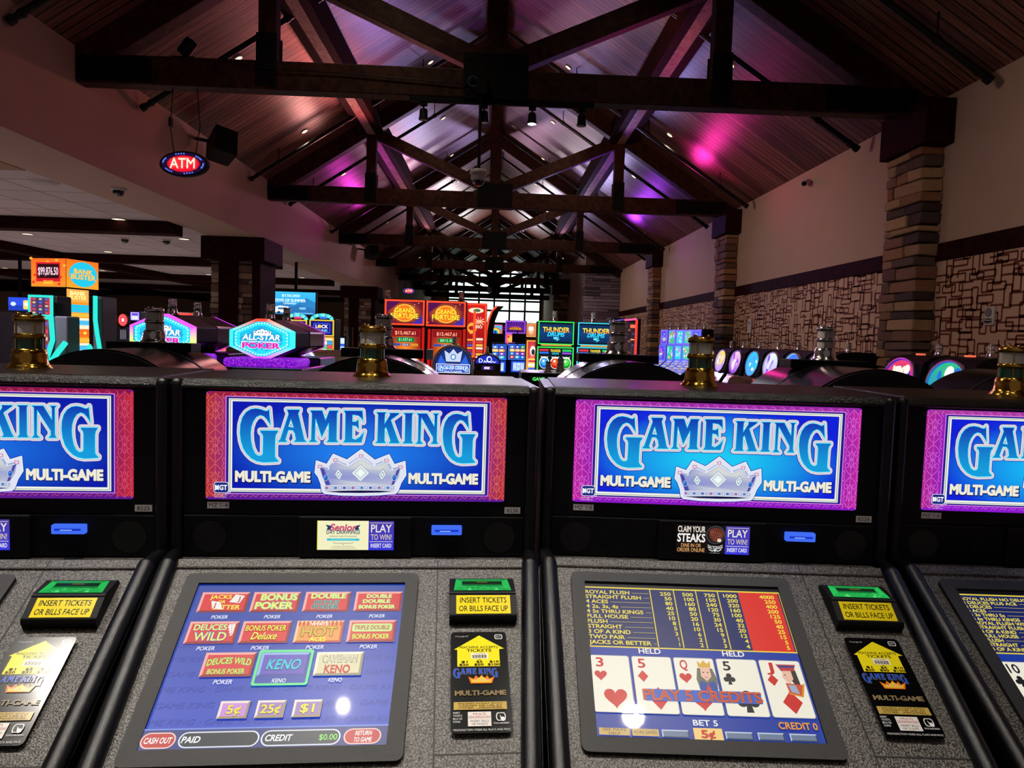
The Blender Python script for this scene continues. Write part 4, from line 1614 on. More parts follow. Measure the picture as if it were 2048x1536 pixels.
def suit(a, k, x, y, s, col, flat=False):
    """k: heart diamond club spade, s half height in v"""
    q = s*.852
    if k == 'd':
        a.poly([(x, y-s), (x+q*.8, y), (x, y+s), (x-q*.8, y)], col)
    elif k == 'h':
        pts = []
        for i in range(24):
            t = 6.2832*i/24
            pts.append((x+q*.95*math.sin(t)**3, y-s*(13*math.cos(t)-5*math.cos(2*t)-2*math.cos(3*t)-math.cos(4*t))/16.5))
        a.poly(pts, col)
    elif k == 'c':
        for dx, dy in ((-.48, .12), (.48, .12), (0, -.5)):
            a.ell(x+q*dx, y+s*dy, q*.42, s*.42, col, 14)
        a.poly([(x-q*.12, y-s*.2), (x+q*.12, y-s*.2), (x+q*.3, y+s), (x-q*.3, y+s)], col)
    else:
        suit(a, 'c', x, y, s, col)


def card(a, x0, x1, y0, y1, rank, st, col, big=True):
    w_ = x1-x0
    a.poly(rr_pts(x0, y0, x1, y1, .012, 3), '#8a8a90')
    a.poly(rr_pts(x0+.003, y0+.003, x1-.003, y1-.003, .011, 3), '#efe9d8')
    a.text(rank, x0+w_*.24, y0+.073, .055, col, wid=.036*(1 if len(rank) < 2 else 1.5), off=.03)
    suit(a, st, x0+w_*.24, y0+.125, .036, col)
    if big:
        suit(a, st, x0+w_*.56, y0+.255, .066, col)


def face_card(a, x0, y0, king):
    """plain court figure: robe, face, hair, head-dress"""
    P_ = lambda pts: [(x0+u*.01, y0+v*.01) for u, v in pts]
    if king == 'Q':
        a.poly(P_([(1, 5), (8, 5), (9.5, 12), (8.8, 17), (0.6, 17), (-.2, 12)]), '#6a6a5a')
        a.poly(P_([(2.4, 4.5), (6.8, 4.5), (7, 10), (4.6, 13), (2.2, 10)]), '#e8b8a0')
        a.poly(P_([(1.6, 4.5), (1.4, .4), (3, 2.2), (4.5, 0), (6, 2.2), (7.6, .4), (7.5, 4.5)]), '#d8a83a')
        a.poly(P_([(.4, 17), (1.5, 12.5), (4.6, 14.5), (7.8, 12.5), (9, 17), (8.4, 19.5), (1, 19.5)]), '#2a4a9a')
        a.poly(P_([(3, 19.5), (4.6, 14.4), (6.4, 19.5)]), '#c83a2a')
        for u in (3.6, 5.6):
            a.ell(*P_([(u, 7.6)])[0], .004, .004, '#222222', 6)
        a.stroke(P_([(4.0, 10.6), (5.2, 10.6)]), .003, '#a02020')
    else:
        a.poly(P_([(1.5, 4), (8.6, 4), (9.2, 13), (7.4, 15), (5, 9)]), '#3a3230')
        a.poly(P_([(2.6, 4), (6.4, 4), (6.6, 9.6), (4.4, 12.6), (2.9, 11), (1.7, 8.6)]), '#e8b8a0')
        a.poly(P_([(0, .6), (9.4, .6), (8, 4.6), (1.8, 4.6)]), '#b83a3a')
        a.poly(P_([(.8, 1.4), (8.6, 1.4), (7.9, 2.6), (1.3, 2.6)]), '#2a3a8a')
        a.poly(P_([(2.4, 12), (6, 12.5), (10.6, 13), (8.4, 19.6), (3, 18)]), '#c8502a')
        a.poly(P_([(3.4, 13), (6.8, 13.4), (7.6, 18.6), (4, 17.4)]), '#9aa8c0')
        a.stroke(P_([(10.6, 12.6), (8.6, 20), (3, 18.4)]), .008, '#d8902a')
        a.ell(*P_([(3.2, 7.2)])[0], .004, .004, '#222222', 6)


def paytable(a, rows, x_end, rx0, cols, v0, v1, redx, tot=1.0):
    a.rect(-.005, v0-.022, 1.005, v1+.012, '#e8d040')
    a.rect(-.005, v0-.012, .997, v1+.004, '#141f5e')
    a.rect(redx, v0-.012, .99, v1+.004, '#d8281c')
    n_ = len(rows)
    hh = (v1-v0)/n_
    for i, rw in enumerate(rows):
        y = v0+hh*(i+.86)
        a.text(rw[0], -.0, y, hh*.70, '#f0dc4a', al='l', off=.03, wid=text_shape(rw[0])[2]*hh*.70*.852*1.16)
        w0 = text_shape(rw[0])[2]*hh*.70*.852*1.16
        a.rect(w0+.012, y-hh*.34, x_end-.02, y-hh*.26, '#c8b858')
        for c_, x in zip(rw[1:], cols):
            a.text(c_, x, y, hh*.70, '#f0dc4a', al='r', off=.03, wid=text_shape(c_)[2]*hh*.70*.852*1.22)
    for x in rx0:
        a.rect(x, v0-.012, x+.005, v1+.004, '#e8d040')


def screen_poker(m):
    a = touch_base(m)
    a.rect(-.005, -.005, 1.005, 1.005, '#0a0a10')
    a.rect(-.005, .045, 1.005, 1.005, '#17379a')
    rows = [('ROYAL FLUSH', '250', '500', '750', '1000', '4000'), ('STRAIGHT FLUSH', '50', '100', '150', '200', '250'), ('4 ACES', '80', '160', '240', '320', '400'), ('4 2s, 3s, 4s', '40', '80', '120', '160', '200'),
            ('4 5s THRU KINGS', '25', '50', '75', '100', '125'), ('FULL HOUSE', '10', '20', '30', '40', '50'), ('FLUSH', '8', '16', '24', '32', '40'), ('STRAIGHT', '5', '10', '15', '20', '25'),
            ('3 OF A KIND', '3', '6', '9', '12', '15'), ('TWO PAIR', '1', '2', '3', '4', '5'), ('JACKS OR BETTER', '1', '2', '3', '4', '5')]
    paytable(a, rows, .345, (.33, .452, .566, .678), (.438, .552, .664, .776, .968), .052, .452, .788)
    a.text('HELD', .285, .502, .032, '#f0ece0', wid=.105, off=.03)
    a.text('HELD', .685, .502, .032, '#f0ece0', wid=.105, off=.03)
    red, blk = '#c82a24', '#1a1a1e'
    card(a, -.004, .182, .520, .864, '3', 'h', red)
    card(a, .192, .382, .520, .864, '5', 'd', red)
    card(a, .390, .582, .520, .864, 'Q', 'h', red)
    face_card(a, .487, .535, 'Q')
    card(a, .592, .786, .520, .864, '5', 'c', blk)
    card(a, .794, .990, .520, .864, 'J', 'd', red)
    face_card(a, .872, .540, 'J')
    a.rect(.235, .722, .765, .792, '#3a5ab8')
    a.text('PLAY 5 CREDITS', .497, .785, .058, '#16306a', wid=.545, off=.07)
    a.text('PLAY 5 CREDITS', .497, .784, .058, '#e07030', wid=.54, off=.04)
    a.text('PLAY 5 CREDITS', .497, .783, .054, '#b83a1c', wid=.535, off=-.01)
    a.text('BET 5', .485, .922, .030, '#e8ece8', wid=.11, off=.03)
    a.text('CREDIT 0', .895, .926, .036, '#7a2a10', wid=.175, off=.05)
    a.text('CREDIT 0', .895, .925, .036, '#f0a030', wid=.172, off=.02)
    a.rect(.01, .950, .145, .988, '#c8a860')
    a.text('SEE PAYS', .078, .966, .014, '#3a2a1a', wid=.10)
    a.text('HELP', .078, .985, .014, '#3a2a1a', wid=.05)
    a.rect(.155, .950, .272, .988, '#c8a860')
    a.text('MORE GAMES', .213, .976, .016, '#3a2a1a', wid=.10)
    for x0, x1 in ((.285, .405), (.563, .685), (.705, .822), (.845, .965)):
        button(a, x0, .950, x1, .992, '#6a7a94', '#b8c4d8', '#2a3a5a', .006)
    a.rect(.425, .936, .552, 1.0, '#f0c878')
    a.text('5¢', .488, .988, .040, '#5a1410', wid=.062, off=.06)
    a.text('5¢', .488, .987, .040, '#d83a24', wid=.058, off=.03)
    return touch_done(a, m)


def screen_deuces(m):
    a = touch_base(m)
    a.rect(-.005, -.005, 1.005, 1.005, '#0a0a10')
    a.rect(-.005, .045, 1.005, 1.005, '#17379a')
    rows = [('ROYAL FLUSH NO DEUCES', '250', '500', '750', '1000', '4000'), ('4 DEUCES PLUS ACE', '400', '800', '1200', '1600', '2000'), ('4 DEUCES', '200', '400', '600', '800', '1000'), ('5 ACES', '80', '160', '240', '320', '400'),
            ('5 3s THRU 5s', '40', '80', '120', '160', '200'), ('5 6s THRU KINGS', '20', '40', '60', '80', '100'), ('ROYAL FLUSH WITH DEUCE', '25', '50', '75', '100', '125'), ('STRAIGHT FLUSH', '10', '20', '30', '40', '50'),
            ('4 OF A KIND', '4', '8', '12', '16', '20'), ('FULL HOUSE', '3', '6', '9', '12', '15'), ('FLUSH', '3', '6', '9', '12', '15'), ('STRAIGHT', '1', '2', '3', '4', '5'), ('3 OF A KIND', '1', '2', '3', '4', '5')]
    paytable(a, rows, .55, (.48, .60, .70, .80), (.585, .69, .79, .885, .97), .052, .452, .49)
    blk, red = '#1a1a1e', '#c82a24'
    for i, (r_, s_, c_) in enumerate((('10', 'c', blk), ('K', 'd', red), ('7', 'h', red), ('2', 'c', blk), ('9', 'd', red))):
        card(a, -.004+i*.2, .186+i*.2, .520, .864, r_, s_, c_)
    a.text('BET 5', .485, .922, .030, '#e8ece8', wid=.11, off=.03)
    for x0, x1 in ((.01, .145), (.285, .405), (.563, .685), (.705, .822), (.845, .965)):
        button(a, x0, .950, x1, .992, '#6a7a94', '#b8c4d8', '#2a3a5a', .006)
    return touch_done(a, m)


def screen_orange(m):
    a = touch_base(m)
    a.rect(-.005, -.005, 1.005, 1.005, '#141f5e')
    for i in range(10):
        a.rect(.04, .06+i*.085, .96, .125+i*.085, ['#b8481c', '#d87a24'][i % 2])
        a.text('BONUS  POKER  PAYS', .5, .115+i*.085, .04, '#f0dc4a', wid=.8, off=.03)
    return touch_done(a, m)


FRONT = [
    (-.8667, 1.2245, .0732, 'black poker machine at the left edge, header cut off, tag 8225', None, '8225', marq_a, lcd_senior, screen_orange, 0, 0),
    (-.2319, 1.2757, .0716, 'black poker machine with red-edged header, blue menu of red game buttons on screen', 'MZ 1-4', '8226', marq_b, lcd_senior, screen_menu, .010, .029),
    (.4129, 1.3044, -.0304, 'black poker machine with purple-edged header and five playing cards on screen', 'MZ 1-5', '8228', marq_c, lcd_steak, screen_poker, .007, .014),
    (1.0651, 1.3087, -.0308, 'black poker machine at the right edge, header cut off, tag MZ 1-6', 'MZ 1-6', None, marq_d, lcd_steak, screen_deuces, 0, 0),
]
for f_ in FRONT:
    poker_machine(*f_)


# ------------------------------------------------------------------ fittings hung in the hall
def track(yy, xs, lit, label, hl):
    t = thing('light_track', label, 'light track', (0, yy, ZB), 0)
    MB().box(xs[0]-.12, xs[-1]+.1, -.02, .02, -.045, -.004).build('rail', M_STEEL, t, .003)
    for k, x in enumerate(xs):
        h = thing('track_spotlight', hl[k], 'spotlight', (x, yy, ZB-.045), 0, 'spotlights on the light tracks')
        MB().box(-.03, .03, -.016, .016, -.03, .0).tube((0, 0, -.03), (0, 0, -.06), .008, 8).build('adapter', M_STEEL, h)
        MB().lathe([(.028, -.055), (.034, -.07), (.036, -.125), (.041, -.13), (.041, -.145)], n=16).build('lamp_can', M_STEEL, h)
        MB().lathe([(.001, -.1455), (.036, -.1455), (.036, -.143)], n=16).build('lamp_lens', glow('#f4f6ff', [0, .8, 7.0][lit[k]]) if lit[k] else DIM, h)
    return t


tx = [at(q, 225, TY(1)-.1).x for q in (846, 968, 1065, 1165)]
track(TY(1)-.05, tx, (0, 0, 2, 0), 'black light track with four heads under the first roof truss',
      ['leftmost small spotlight under the first truss, angled down', 'unlit black spotlight left of the camera pole under the first truss', 'brilliant white spotlight shining under the first truss', 'rightmost unlit black spotlight under the first truss'])
lamp('SPOT', 'track_beam', (tx[2], TY(1)-.05, ZB-.2), 60, (.95, .97, 1), (tx[2]-.1, 3.0, 1.2), .03, 70, .6)
track(TY(0)-.1, [-1.55, -.46, .6, 1.5], (1, 1, 2, 0), 'black light track under the truss straight above the front machines',
      ['%s spotlight on the track above the front machines' % q for q in ('leftmost lit', 'second lit', 'third lit', 'unlit rightmost')])
for x, e, rs, aim, an in ((-1.55, 110, .02, (-1.0, .85, 1.0), 56), (-.46, 150, .014, (-.18, .85, 1.0), 46), (.6, 85, .045, (.22, .85, 1.0), 40)):
    lamp('SPOT', 'track_beam', (x, TY(0)-.1, ZB-.2), e, (1, .93, .84), aim, rs, an, .8)
q = at(1044, 577, 34)
s_ = thing('track_spotlight', 'white glaring spotlight far down the hall below the trusses', 'spotlight', q, 0, 'spotlights on the light tracks')
MB().lathe([(.05, 0), (.07, .05), (.07, .2)], n=14).build('lamp_can', M_STEEL, s_)
MB().lathe([(.001, -.09), (.06, -.06), (.09, 0), (.06, .0)], n=14).build('lamp_lens', glow('#f4f6ff', 6.0), s_)
MB().tube((0, 0, .2), (0, 0, 1.2), .02, 6).build('stem', M_STEEL, s_)


def atm(px, py, Y, wpx, label, ztop):
    c = at(px, py, Y)
    k = wpx*Y/1449/2
    t = thing('illuminated_sign', label, 'sign', c, R(-6))
    n_ = 40
    o = [(k*math.cos(6.2832*i/n_), k*.5*math.sin(6.2832*i/n_)) for i in range(n_)]
    MB().prism(o, (0, .02, 0), (1, 0, 0), (0, 0, 1), (0, -.045, 0), smooth=False).build('oval_housing', M_MATTE, t, .006)
    a = Art((0, -.0265, 0), (1, 0, 0), (0, 0, -1), k, eps=.0006)
    a.ell(0, 0, .93, .44, '#160a2a', 32)
    a.ell(0, 0, .68, .33, '#b8102a', 28)
    a.ell(0, 0, .62, .29, '#e01030', 28)
    for i in range(46):
        t_ = 6.2832*i/46
        if int(i/4) % 2 == 0 or wpx < 40:
            a.ell(.83*math.cos(t_), .385*math.sin(t_), .032, .032, '#5a78ff', 8)
    a.text('ATM', 0, .19, .40, '#ff7a4a', wid=1.06, off=.05)
    a.text('ATM', 0, .185, .38, '#fff0dc', wid=1.03, off=.0)
    for i in range(26):
        for j in range(4):
            a.ell(-.5+i*.04, -.15+j*.10, .008, .008, '#ffb090', 5)
    a.build('lit_face', M_FAR, t, fixn=False)
    for s in (-1, 1):
        MB().path([(s*k*.45, 0, k*.44), (s*k*.62, .0, (ztop-c.z)*.5), (s*k*.5, .0, ztop-c.z)], .004, 6).build('hanging_cord', M_STEEL, t)
    MB().box(-k*.64, -k*.56, -.02, .02, (ztop-c.z)*.5, (ztop-c.z)*.5+.07).build('inline_switch', M_STEEL, t)


atm(370, 329, TY(1)-.02, 97, 'oval red and blue lit ATM sign hanging from the first truss', ZB)
atm(818, 582, TY(5)-.02, 26, 'tiny oval lit ATM sign far away above the red machines', ZB)

# dome camera on a drop pole
q = at(957, 362, TY(1)-.1)
t = thing('surveillance_camera', 'white dome camera on a long black pole under the first truss', 'camera', q)
MB().tube((0, 0, .1), (0, .0, ZB+.12-q.z), .014, 10).box(-.05, .05, -.03, .06, ZB+.02-q.z, ZB+.14-q.z).build('drop_pole', M_PIPE, t)
MB().lathe([(.03, .095), (.07, .09), (.074, .06), (.07, .055)], n=24).lathe([(.062, .055), (.066, .02), (.055, .0)], n=24).build('white_housing', M_WHITE, t)
MB().lathe([(.052, .0), (.048, -.018), (.034, -.035), (.012, -.043)], n=20).build('dark_dome', M_DOME, t)
for px, py, Y, lab in ((924, 560, 27, 'farther small white dome camera on a pole down the hall'), (979, 580, 31, 'farthest small white dome camera hanging near the end of the hall')):
    q = at(px, py, Y)
    t = thing('surveillance_camera', lab, 'camera', q)
    MB().tube((0, 0, .1), (0, 0, ZB+.05-q.z), .025, 8).build('drop_pole', M_WHITE, t)
    MB().lathe([(.09, .12), (.12, .08), (.12, .0), (.07, -.08)], n=16).build('white_housing', M_WHITE, t)
    MB().lathe([(.06, -.08), (.04, -.12)], n=12).build('dark_dome', M_DOME, t)
for px, py, lab in ((237, 383, 'black half dome camera under the plaster drop on the left'), (333, 487, 'small dark camera under the tiled side ceiling'), (250, 484, 'smaller dark camera left of another under the tiled side ceiling'), (612, 563, 'tiny dark camera at the far edge of the side ceiling')):
    d0 = at(px, py, 10)
    y = (ZS-EYE-.03)/((d0.z-EYE)/10)
    q = at(px, py, y)
    q.z = ZS if q.x > XL-.75 else ZS+.03
    t = thing('surveillance_camera', lab, 'camera', q)
    MB().lathe([(.075, -.001), (.075, -.014), (.06, -.022)], n=20).build('base_ring', M_WHITE, t)
    MB().lathe([(.056, -.02), (.054, -.045), (.04, -.068), (.014, -.08)], n=20).build('dark_dome', M_DOME, t)
q = at(1592, 368, 8.63)
t = thing('surveillance_camera', 'small white bullet camera at the top of the right wall', 'camera', (XR, q.y, q.z))
MB().tube((-.0, 0, .06), (-.07, 0, .03), .012, 8).build('bracket', M_WHITE, t)
MB().tube((-.05, .03, .02), (-.10, -.08, -.01), .035, 12).build('white_housing', M_WHITE, t)
MB().tube((-.1001, -.0802, -.0101), (-.104, -.089, -.0125), .026, 12).build('lens', M_DOME, t)

# loudspeakers on the left wall
for px, py, Y, s, lab in ((441, 293, 8.6, 1.0, 'black box loudspeaker angled off the left wall beside the hanging sign'), (742, 505, 18.6, 1.0, 'far black loudspeaker angled off the left wall')):
    q = at(px, py, Y)
    t = thing('loudspeaker', lab, 'speaker', q, R(38))
    e = Euler((R(-24), R(10), 0)).to_matrix()
    b = MB().prism([(-.15, -.13), (.15, -.17), (.15, .17), (-.15, .13)], (-.11*s, 0, 0), (0, -s, 0), (0, 0, s), (.25*s, 0, 0))
    b.v = [tuple(e @ Vector(p)) for p in b.v]
    b.build('cabinet', M_MATTE, t, .012)
    g = MB().box(-.10*s, .13*s, -.158*s, -.151*s, -.155*s, .155*s)
    g.v = [tuple(e @ Vector(p)) for p in g.v]
    g.build('grille', M_PANEL, t)
    wx = (XL+.002-q.x)
    wl = Matrix.Rotation(-R(38), 3, 'Z') @ Vector((wx, 0, .08))
    MB().tube((0, .1, .06), wl, .02, 8).build('wall_bracket', M_STEEL, t)

# small things on the right wall
q = at(1990, 632, 5.3)
t = thing('wall_alarm', 'white alarm horn with clear strobe on the patterned wall', 'alarm', (XR-.006, q.y, q.z))
MB().box(-.022, 0, -.05, .05, -.07, .07).build('white_case', M_WHITE, t, .006)
MB().lathe([(.034, -.0), (.034, -.006)], (-.0225, 0, .025), 20, 'x').build('horn_grille', mat('grey_grille', '#77757a', .5), t)
MB().tube((-.022, -.04, -.035), (-.05, .0, -.035), .016, 10).tube((-.05, 0, -.035), (-.022, .04, -.035), .016, 10).build('strobe_lens', M_CHROME, t)
q = at(1497, 652, 10.35)
t = thing('thermostat', 'small white thermostat on the patterned wall beyond the stone column', 'thermostat', (XR-.006, q.y, q.z))
MB().box(-.022, 0, -.07, .07, -.1, .1).build('case', M_WHITE, t, .006)
MB().box(-.024, -.021, -.04, .04, .02, .07).build('display', mat('grey_display', '#8a9088', .3), t)
# effect lamp standing on the first truss
for px, Y, lab in ((371, TY(1), 'small black effect lamp standing on the left end of the first truss'),):
    q = at(px, 120, Y)
    t = thing('effect_lamp', lab, 'lamp', (q.x, Y, ZB+HB))
    MB().box(-.09, .09, -.05, .05, 0, .015).tube((0, 0, .015), (0, 0, .08), .012, 8).build('foot', M_STEEL, t)
    MB().tube((-.03, .02, .06), (.03, .05, .17), .055, 14).build('lamp_can', M_STEEL, t)
# loose wires along the first truss
wv = MB()
wv.path([at(470, 125, TY(1)-.09), at(560, 140, TY(1)-.09), at(680, 145, TY(1)-.09), at(820, 158, TY(1)-.09), at(945, 170, TY(1)-.09)], .004, 6)
tag(wv.build('loose_cable', M_PIPE), 'thin loose cable strung along the first roof truss', 'cable')
rg = MB()
c0 = at(946, 163, TY(1)-.1)
for i in range(18):
    t0, t1 = 6.2832*i/18, 6.2832*(i+1)/18
    rg.tube(c0+Vector((.04*math.cos(t0), 0, .04*math.sin(t0))), c0+Vector((.04*math.cos(t1), 0, .04*math.sin(t1))), .006, 6)
tag(rg.build('cable_coil', mat('blue_cable', '#22485e', .5)), 'small coil of blue cable hung at the middle of the first truss', 'cable')


# ------------------------------------------------------------------ machines standing back to back with the front row
def round_top(px, py, Y, yaw, label, bar=True, Rr=.25, dep=.5):
    p = at(px, py, Y)
    t = thing('round_top_machine', label, 'gaming machine', (p.x, Y, 0), yaw, 'round topped machines behind the front row')
    zc = p.z-Rr
    n_ = 40
    arc = [(Rr*math.cos(math.pi*i/n_), Rr*math.sin(math.pi*i/n_)) for i in range(n_+1)]
    MB().box(-Rr, Rr, .01, dep, 0, zc).build('cabinet', M_MATTE, t, .006)
    d = MB()
    N_ = len(arc)
    d.add([(x, .012, zc+z) for x, z in arc]+[(x, dep, zc+z) for x, z in arc], [(i, i+1, N_+i+1, N_+i) for i in range(N_-1)], smooth=True)
    d.add([(x, dep, zc+z) for x, z in arc], [tuple(range(N_))])
    d.build('drum_top', M_DRUM, t)
    MB().prism([(x*.985, z*.985) for x, z in arc], (0, .0, zc), (1, 0, 0), (0, 0, 1), (0, .02, 0)).build('back_panel', M_DARKBACK, t, .003)
    MB().prism([(x*1.005, z*1.005) for x, z in arc], (0, dep*.56, zc), (1, 0, 0), (0, 0, 1), (0, .012, 0)).build('drum_seam', M_MATTE, t)
    if bar:
        MB().box(-.12, .12, dep*.62, dep*.62+.09, p.z-.012, p.z+.014).build('lamp_shelf', M_PANEL, t, .002)
        candle(t, 0, dep*.62+.045, p.z+.0135, False, True, 1.02)
    return t


RT = [round_top(198, 698, 1.85, .0716, 'round topped black machine with chrome light, behind the left edge machine'),
      round_top(744, 713, 1.85, .0716, 'round topped black machine with chrome light, right behind the red-edged header'),
      round_top(1272, 725, 1.85, -.0304, 'round topped black machine with chrome light, behind the left half of the purple-edged header'),
      round_top(1765, 739, 1.85, -.0304, 'round topped black machine with chrome light, behind the top corner of the right machine'),
      round_top(2205, 753, 1.85, -.0304, 'round topped black machine cut off at the right edge of the photo', False)]
MB().box(.13, .15, .33, .42, 1.53, 1.56).build('round_sticker', mat('pale_sticker', '#9fc4d4', .3), RT[1])
# tall black back at the left edge
p = at(0, 622, 2.7)
t = thing('slot_machine', 'tall black machine back at the left edge behind the front row', 'gaming machine', (p.x, 2.7, 0))
x1 = at(64, 622, 2.7).x-p.x
x2 = at(86, 730, 2.7).x-p.x
MB().prism([(-.4, 0), (x2+.03, 0), (x2, at(86, 730, 2.7).z), (x1, p.z), (-.4, p.z)], (0, -.42, 0), (1, 0, 0), (0, 0, 1), (0, .42, 0)).build('cabinet', M_MATTE, t, .015)
MB().box(-.36, x1-.05, -.425, -.42, .6, p.z-.06).build('back_panel', M_PANEL, t)


# ------------------------------------------------------------------ lit machines farther off
class Unit:
    """a machine facing the viewer, laid out from what shows at distance Y"""

    def __init__(self, name, label, Y, px, cat='gaming machine', group=None):
        self.Y = Y
        self.x = at(px, 700, Y).x
        self.t = thing(name, label, cat, (self.x, Y, 0), 0, group)

    def r(self, x0, y0, x1, y1):
        xm, ym = (x0+x1)/2, (y0+y1)/2
        return at(x0, ym, self.Y).x-self.x, at(x1, ym, self.Y).x-self.x, at(xm, y1, self.Y).z, at(xm, y0, self.Y).z

    def box(self, name, x0, y0, x1, y1, d0, d1, m, bev=.01, z0=None):
        a, b, c, d = self.r(x0, y0, x1, y1)
        return MB().box(a, b, d0, d1, c if z0 is None else z0, d).build(name, m, self.t, bev)

    def screen(self, name, x0, y0, x1, y1, fn, y=-.012, frame=None, fw=.02, strength='lit_screen', eps=.0004):
        a, b, c, d = self.r(x0, y0, x1, y1)
        par = self.t
        if frame:
            o = [(a-fw, c-fw), (b+fw, c-fw), (b+fw, d+fw), (a-fw, d+fw)]
            i = [(a, c), (a, d), (b, d), (b, c)]
            par = plate([o, i], (0, y-.012, 0), (1, 0, 0), (0, 0, 1), (0, -1, 0), .02).build(name+'_light_frame', glow(*frame) if isinstance(frame, tuple) else glow(frame), self.t)
        ar = Art((a, y-.004, d), (1, 0, 0), (0, 0, -1), b-a, d-c, eps=eps)
        fn(ar)
        ar.build(name, M_FAR, par, fixn=False)
        return par

    def candle(self, px, pyb, k=1.0, d=.1, gold=False, ww=True):
        q = at(px, pyb, self.Y)
        return candle(self.t, q.x-self.x, d, q.z, gold, ww, k)


def fire(a, c1='#e8581c', c2='#5a0f0c'):
    a.rect(0, 0, 1, 1, lambda u, v: mixc(c1, c2, math.hypot((u-.5)*1.4, (v-.5)*1.3)*1.5), 6, 5)


def gf_top(a):
    fire(a, '#ff7a1a', '#5a0c2a')
    a.poly([(0, 0), (.4, 0), (0, .5)], '#4a1048')
    a.poly([(1, 1), (.7, 1), (1, .6)], '#3a2a9a')
    a.ring(.5, .52, .30, .40, .05, '#ffb43a', 28)
    a.ell(.5, .52, .25, .34, '#f0701a', 24)
    for i in range(12):
        a.ell((i*.377) % 1, (i*.613) % 1, .014, .02, '#ffd070', 6)
    for o_, c in ((.07, '#4a2a08'), (.03, '#f4e43a')):
        a.text('GRAND', .5, .50, .19, c, wid=.52, off=o_)
        a.text('FORTUNE', .5, .76, .21, c, wid=.76, off=o_)


def gf_main(a, amt='$1,037.61'):
    fire(a, '#f08a2a', '#8a1410')
    a.rrect(.06, .03, .94, .17, .04, '#7a1010')
    a.text('$15,467.61', .5, .135, .07, '#f8a080', wid=.66, off=.03)
    a.rrect(.22, .19, .80, .29, .04, '#0f6a34')
    a.text(amt, .5, .265, .055, '#8af0a0', wid=.42, off=.02)
    a.rect(.08, .32, .34, .37, '#2a4a9a')
    a.rect(.38, .32, .64, .37, '#3a2a6a')
    a.text('$250.00', .51, .362, .035, '#e8e8ff', wid=.2)
    a.rect(.68, .32, .92, .37, '#c8862a')
    a.poly(spline([(.1, .95), (.18, .6), (.3, .5), (.42, .62), (.5, .5), (.62, .62), (.72, .5), (.9, .62), (.95, .95)], 4), '#f6b03a')
    a.poly(spline([(.3, .95), (.38, .72), (.5, .62), (.64, .74), (.72, .95)], 4), '#ffe27a')
    for x, y in ((.42, .78), (.6, .78), (.5, .9)):
        a.ell(x, y, .05, .05, '#e0701c', 10)
    a.rect(0, .95, 1, 1, '#3a0a0a')


RED = ('#ff4a26', 1.3)
for k, (x0, x1, amt, lab, ym) in enumerate(((770, 849, '$1,037.61', 'left of two tall red-framed machines with a golden fiery top screen', 0), (853, 931, '$812.30', 'right of two tall red-framed machines with a golden fiery top screen', 3))):
    U = Unit('slot_machine', lab, 12.5, (x0+x1)/2, group='pair of tall red machines')
    U.box('cabinet', x0, 598+ym, x1, 760, .03, .6, M_MATTE, .01, 0)
    U.screen('top_screen', x0+3, 603+ym, x1-3, 647+ym, gf_top, -.02, RED, .028)
    U.screen('main_screen', x0+9, 656+ym, x1-8, 752, lambda a: gf_main(a, amt), -.01)
    for q in (x0+2, x1-6):
        U.box('red_light_bar', q, 655+ym, q+5, 750, -.03, .02, glow('#d81c18', .9), .006)
    U.box('button_deck', x0+2, 754, x1-2, 766, -.3, .02, M_PANEL, .01)
    U.candle((x0+x1)/2-36+66*k, 599+ym, 1.6)


def td_top(a):
    a.rect(0, 0, 1, 1, lambda u, v: mixc('#0a3a6e', '#061a3c', abs(v-.5)*1.6), 1, 6)
    a.rect(0, 0, 1, .07, '#050a14')
    a.rect(0, .93, 1, 1, '#050a14')
    a.text('THUNDER', .5, .46, .22, '#7a3a08', wid=.80, off=.06)
    a.text('THUNDER', .5, .455, .22, lambda u, v: mixc('#fff04a', '#f0901c', (v-.24)/.22), wid=.79, off=.03)
    a.text('DRUMS', .5, .66, .19, '#35c8ee', wid=.52, off=.05, shear=.25)
    a.poly([(.42, .70), (.60, .70), (.52, .77), (.62, .78), (.50, .90), (.54, .81), (.44, .80)], '#5ad8f4')


def td_main(a):
    a.rect(0, 0, 1, 1, '#0d1a22')
    a.rect(.03, .05, .30, .14, '#c8303a')
    a.rect(.03, .17, .30, .24, '#2a6ae0')
    a.text('THUNDER', .5, .16, .10, '#f0d03a', wid=.30, off=.04)
    a.text('DRUMS', .5, .26, .07, '#35c8ee', wid=.2, off=.03)
    a.rect(.70, .05, .97, .14, '#2ab85a')
    a.rect(.70, .17, .97, .24, '#8a4ad0')
    for x, c1, c2 in ((.18, '#3aa8f0', '#1c5ac0'), (.5, '#f0562a', '#b81c14'), (.82, '#4ad04a', '#178a2a')):
        a.ell(x, .60, .145, .25, '#e8ead8', 20)
        a.ell(x, .62, .125, .21, c2, 20)
        a.ell(x, .58, .095, .14, c1, 18)
        a.ell(x-.02, .54, .03, .05, '#f4f8f4', 10)
        a.stroke([(x-.1, .36), (x, .42), (x+.1, .36)], .025, '#f0f0e0')
    a.rect(.05, .90, .95, .96, '#d8a82a')
    a.text('10 FREE GAMES', .5, .955, .05, '#3a1a08', wid=.6)


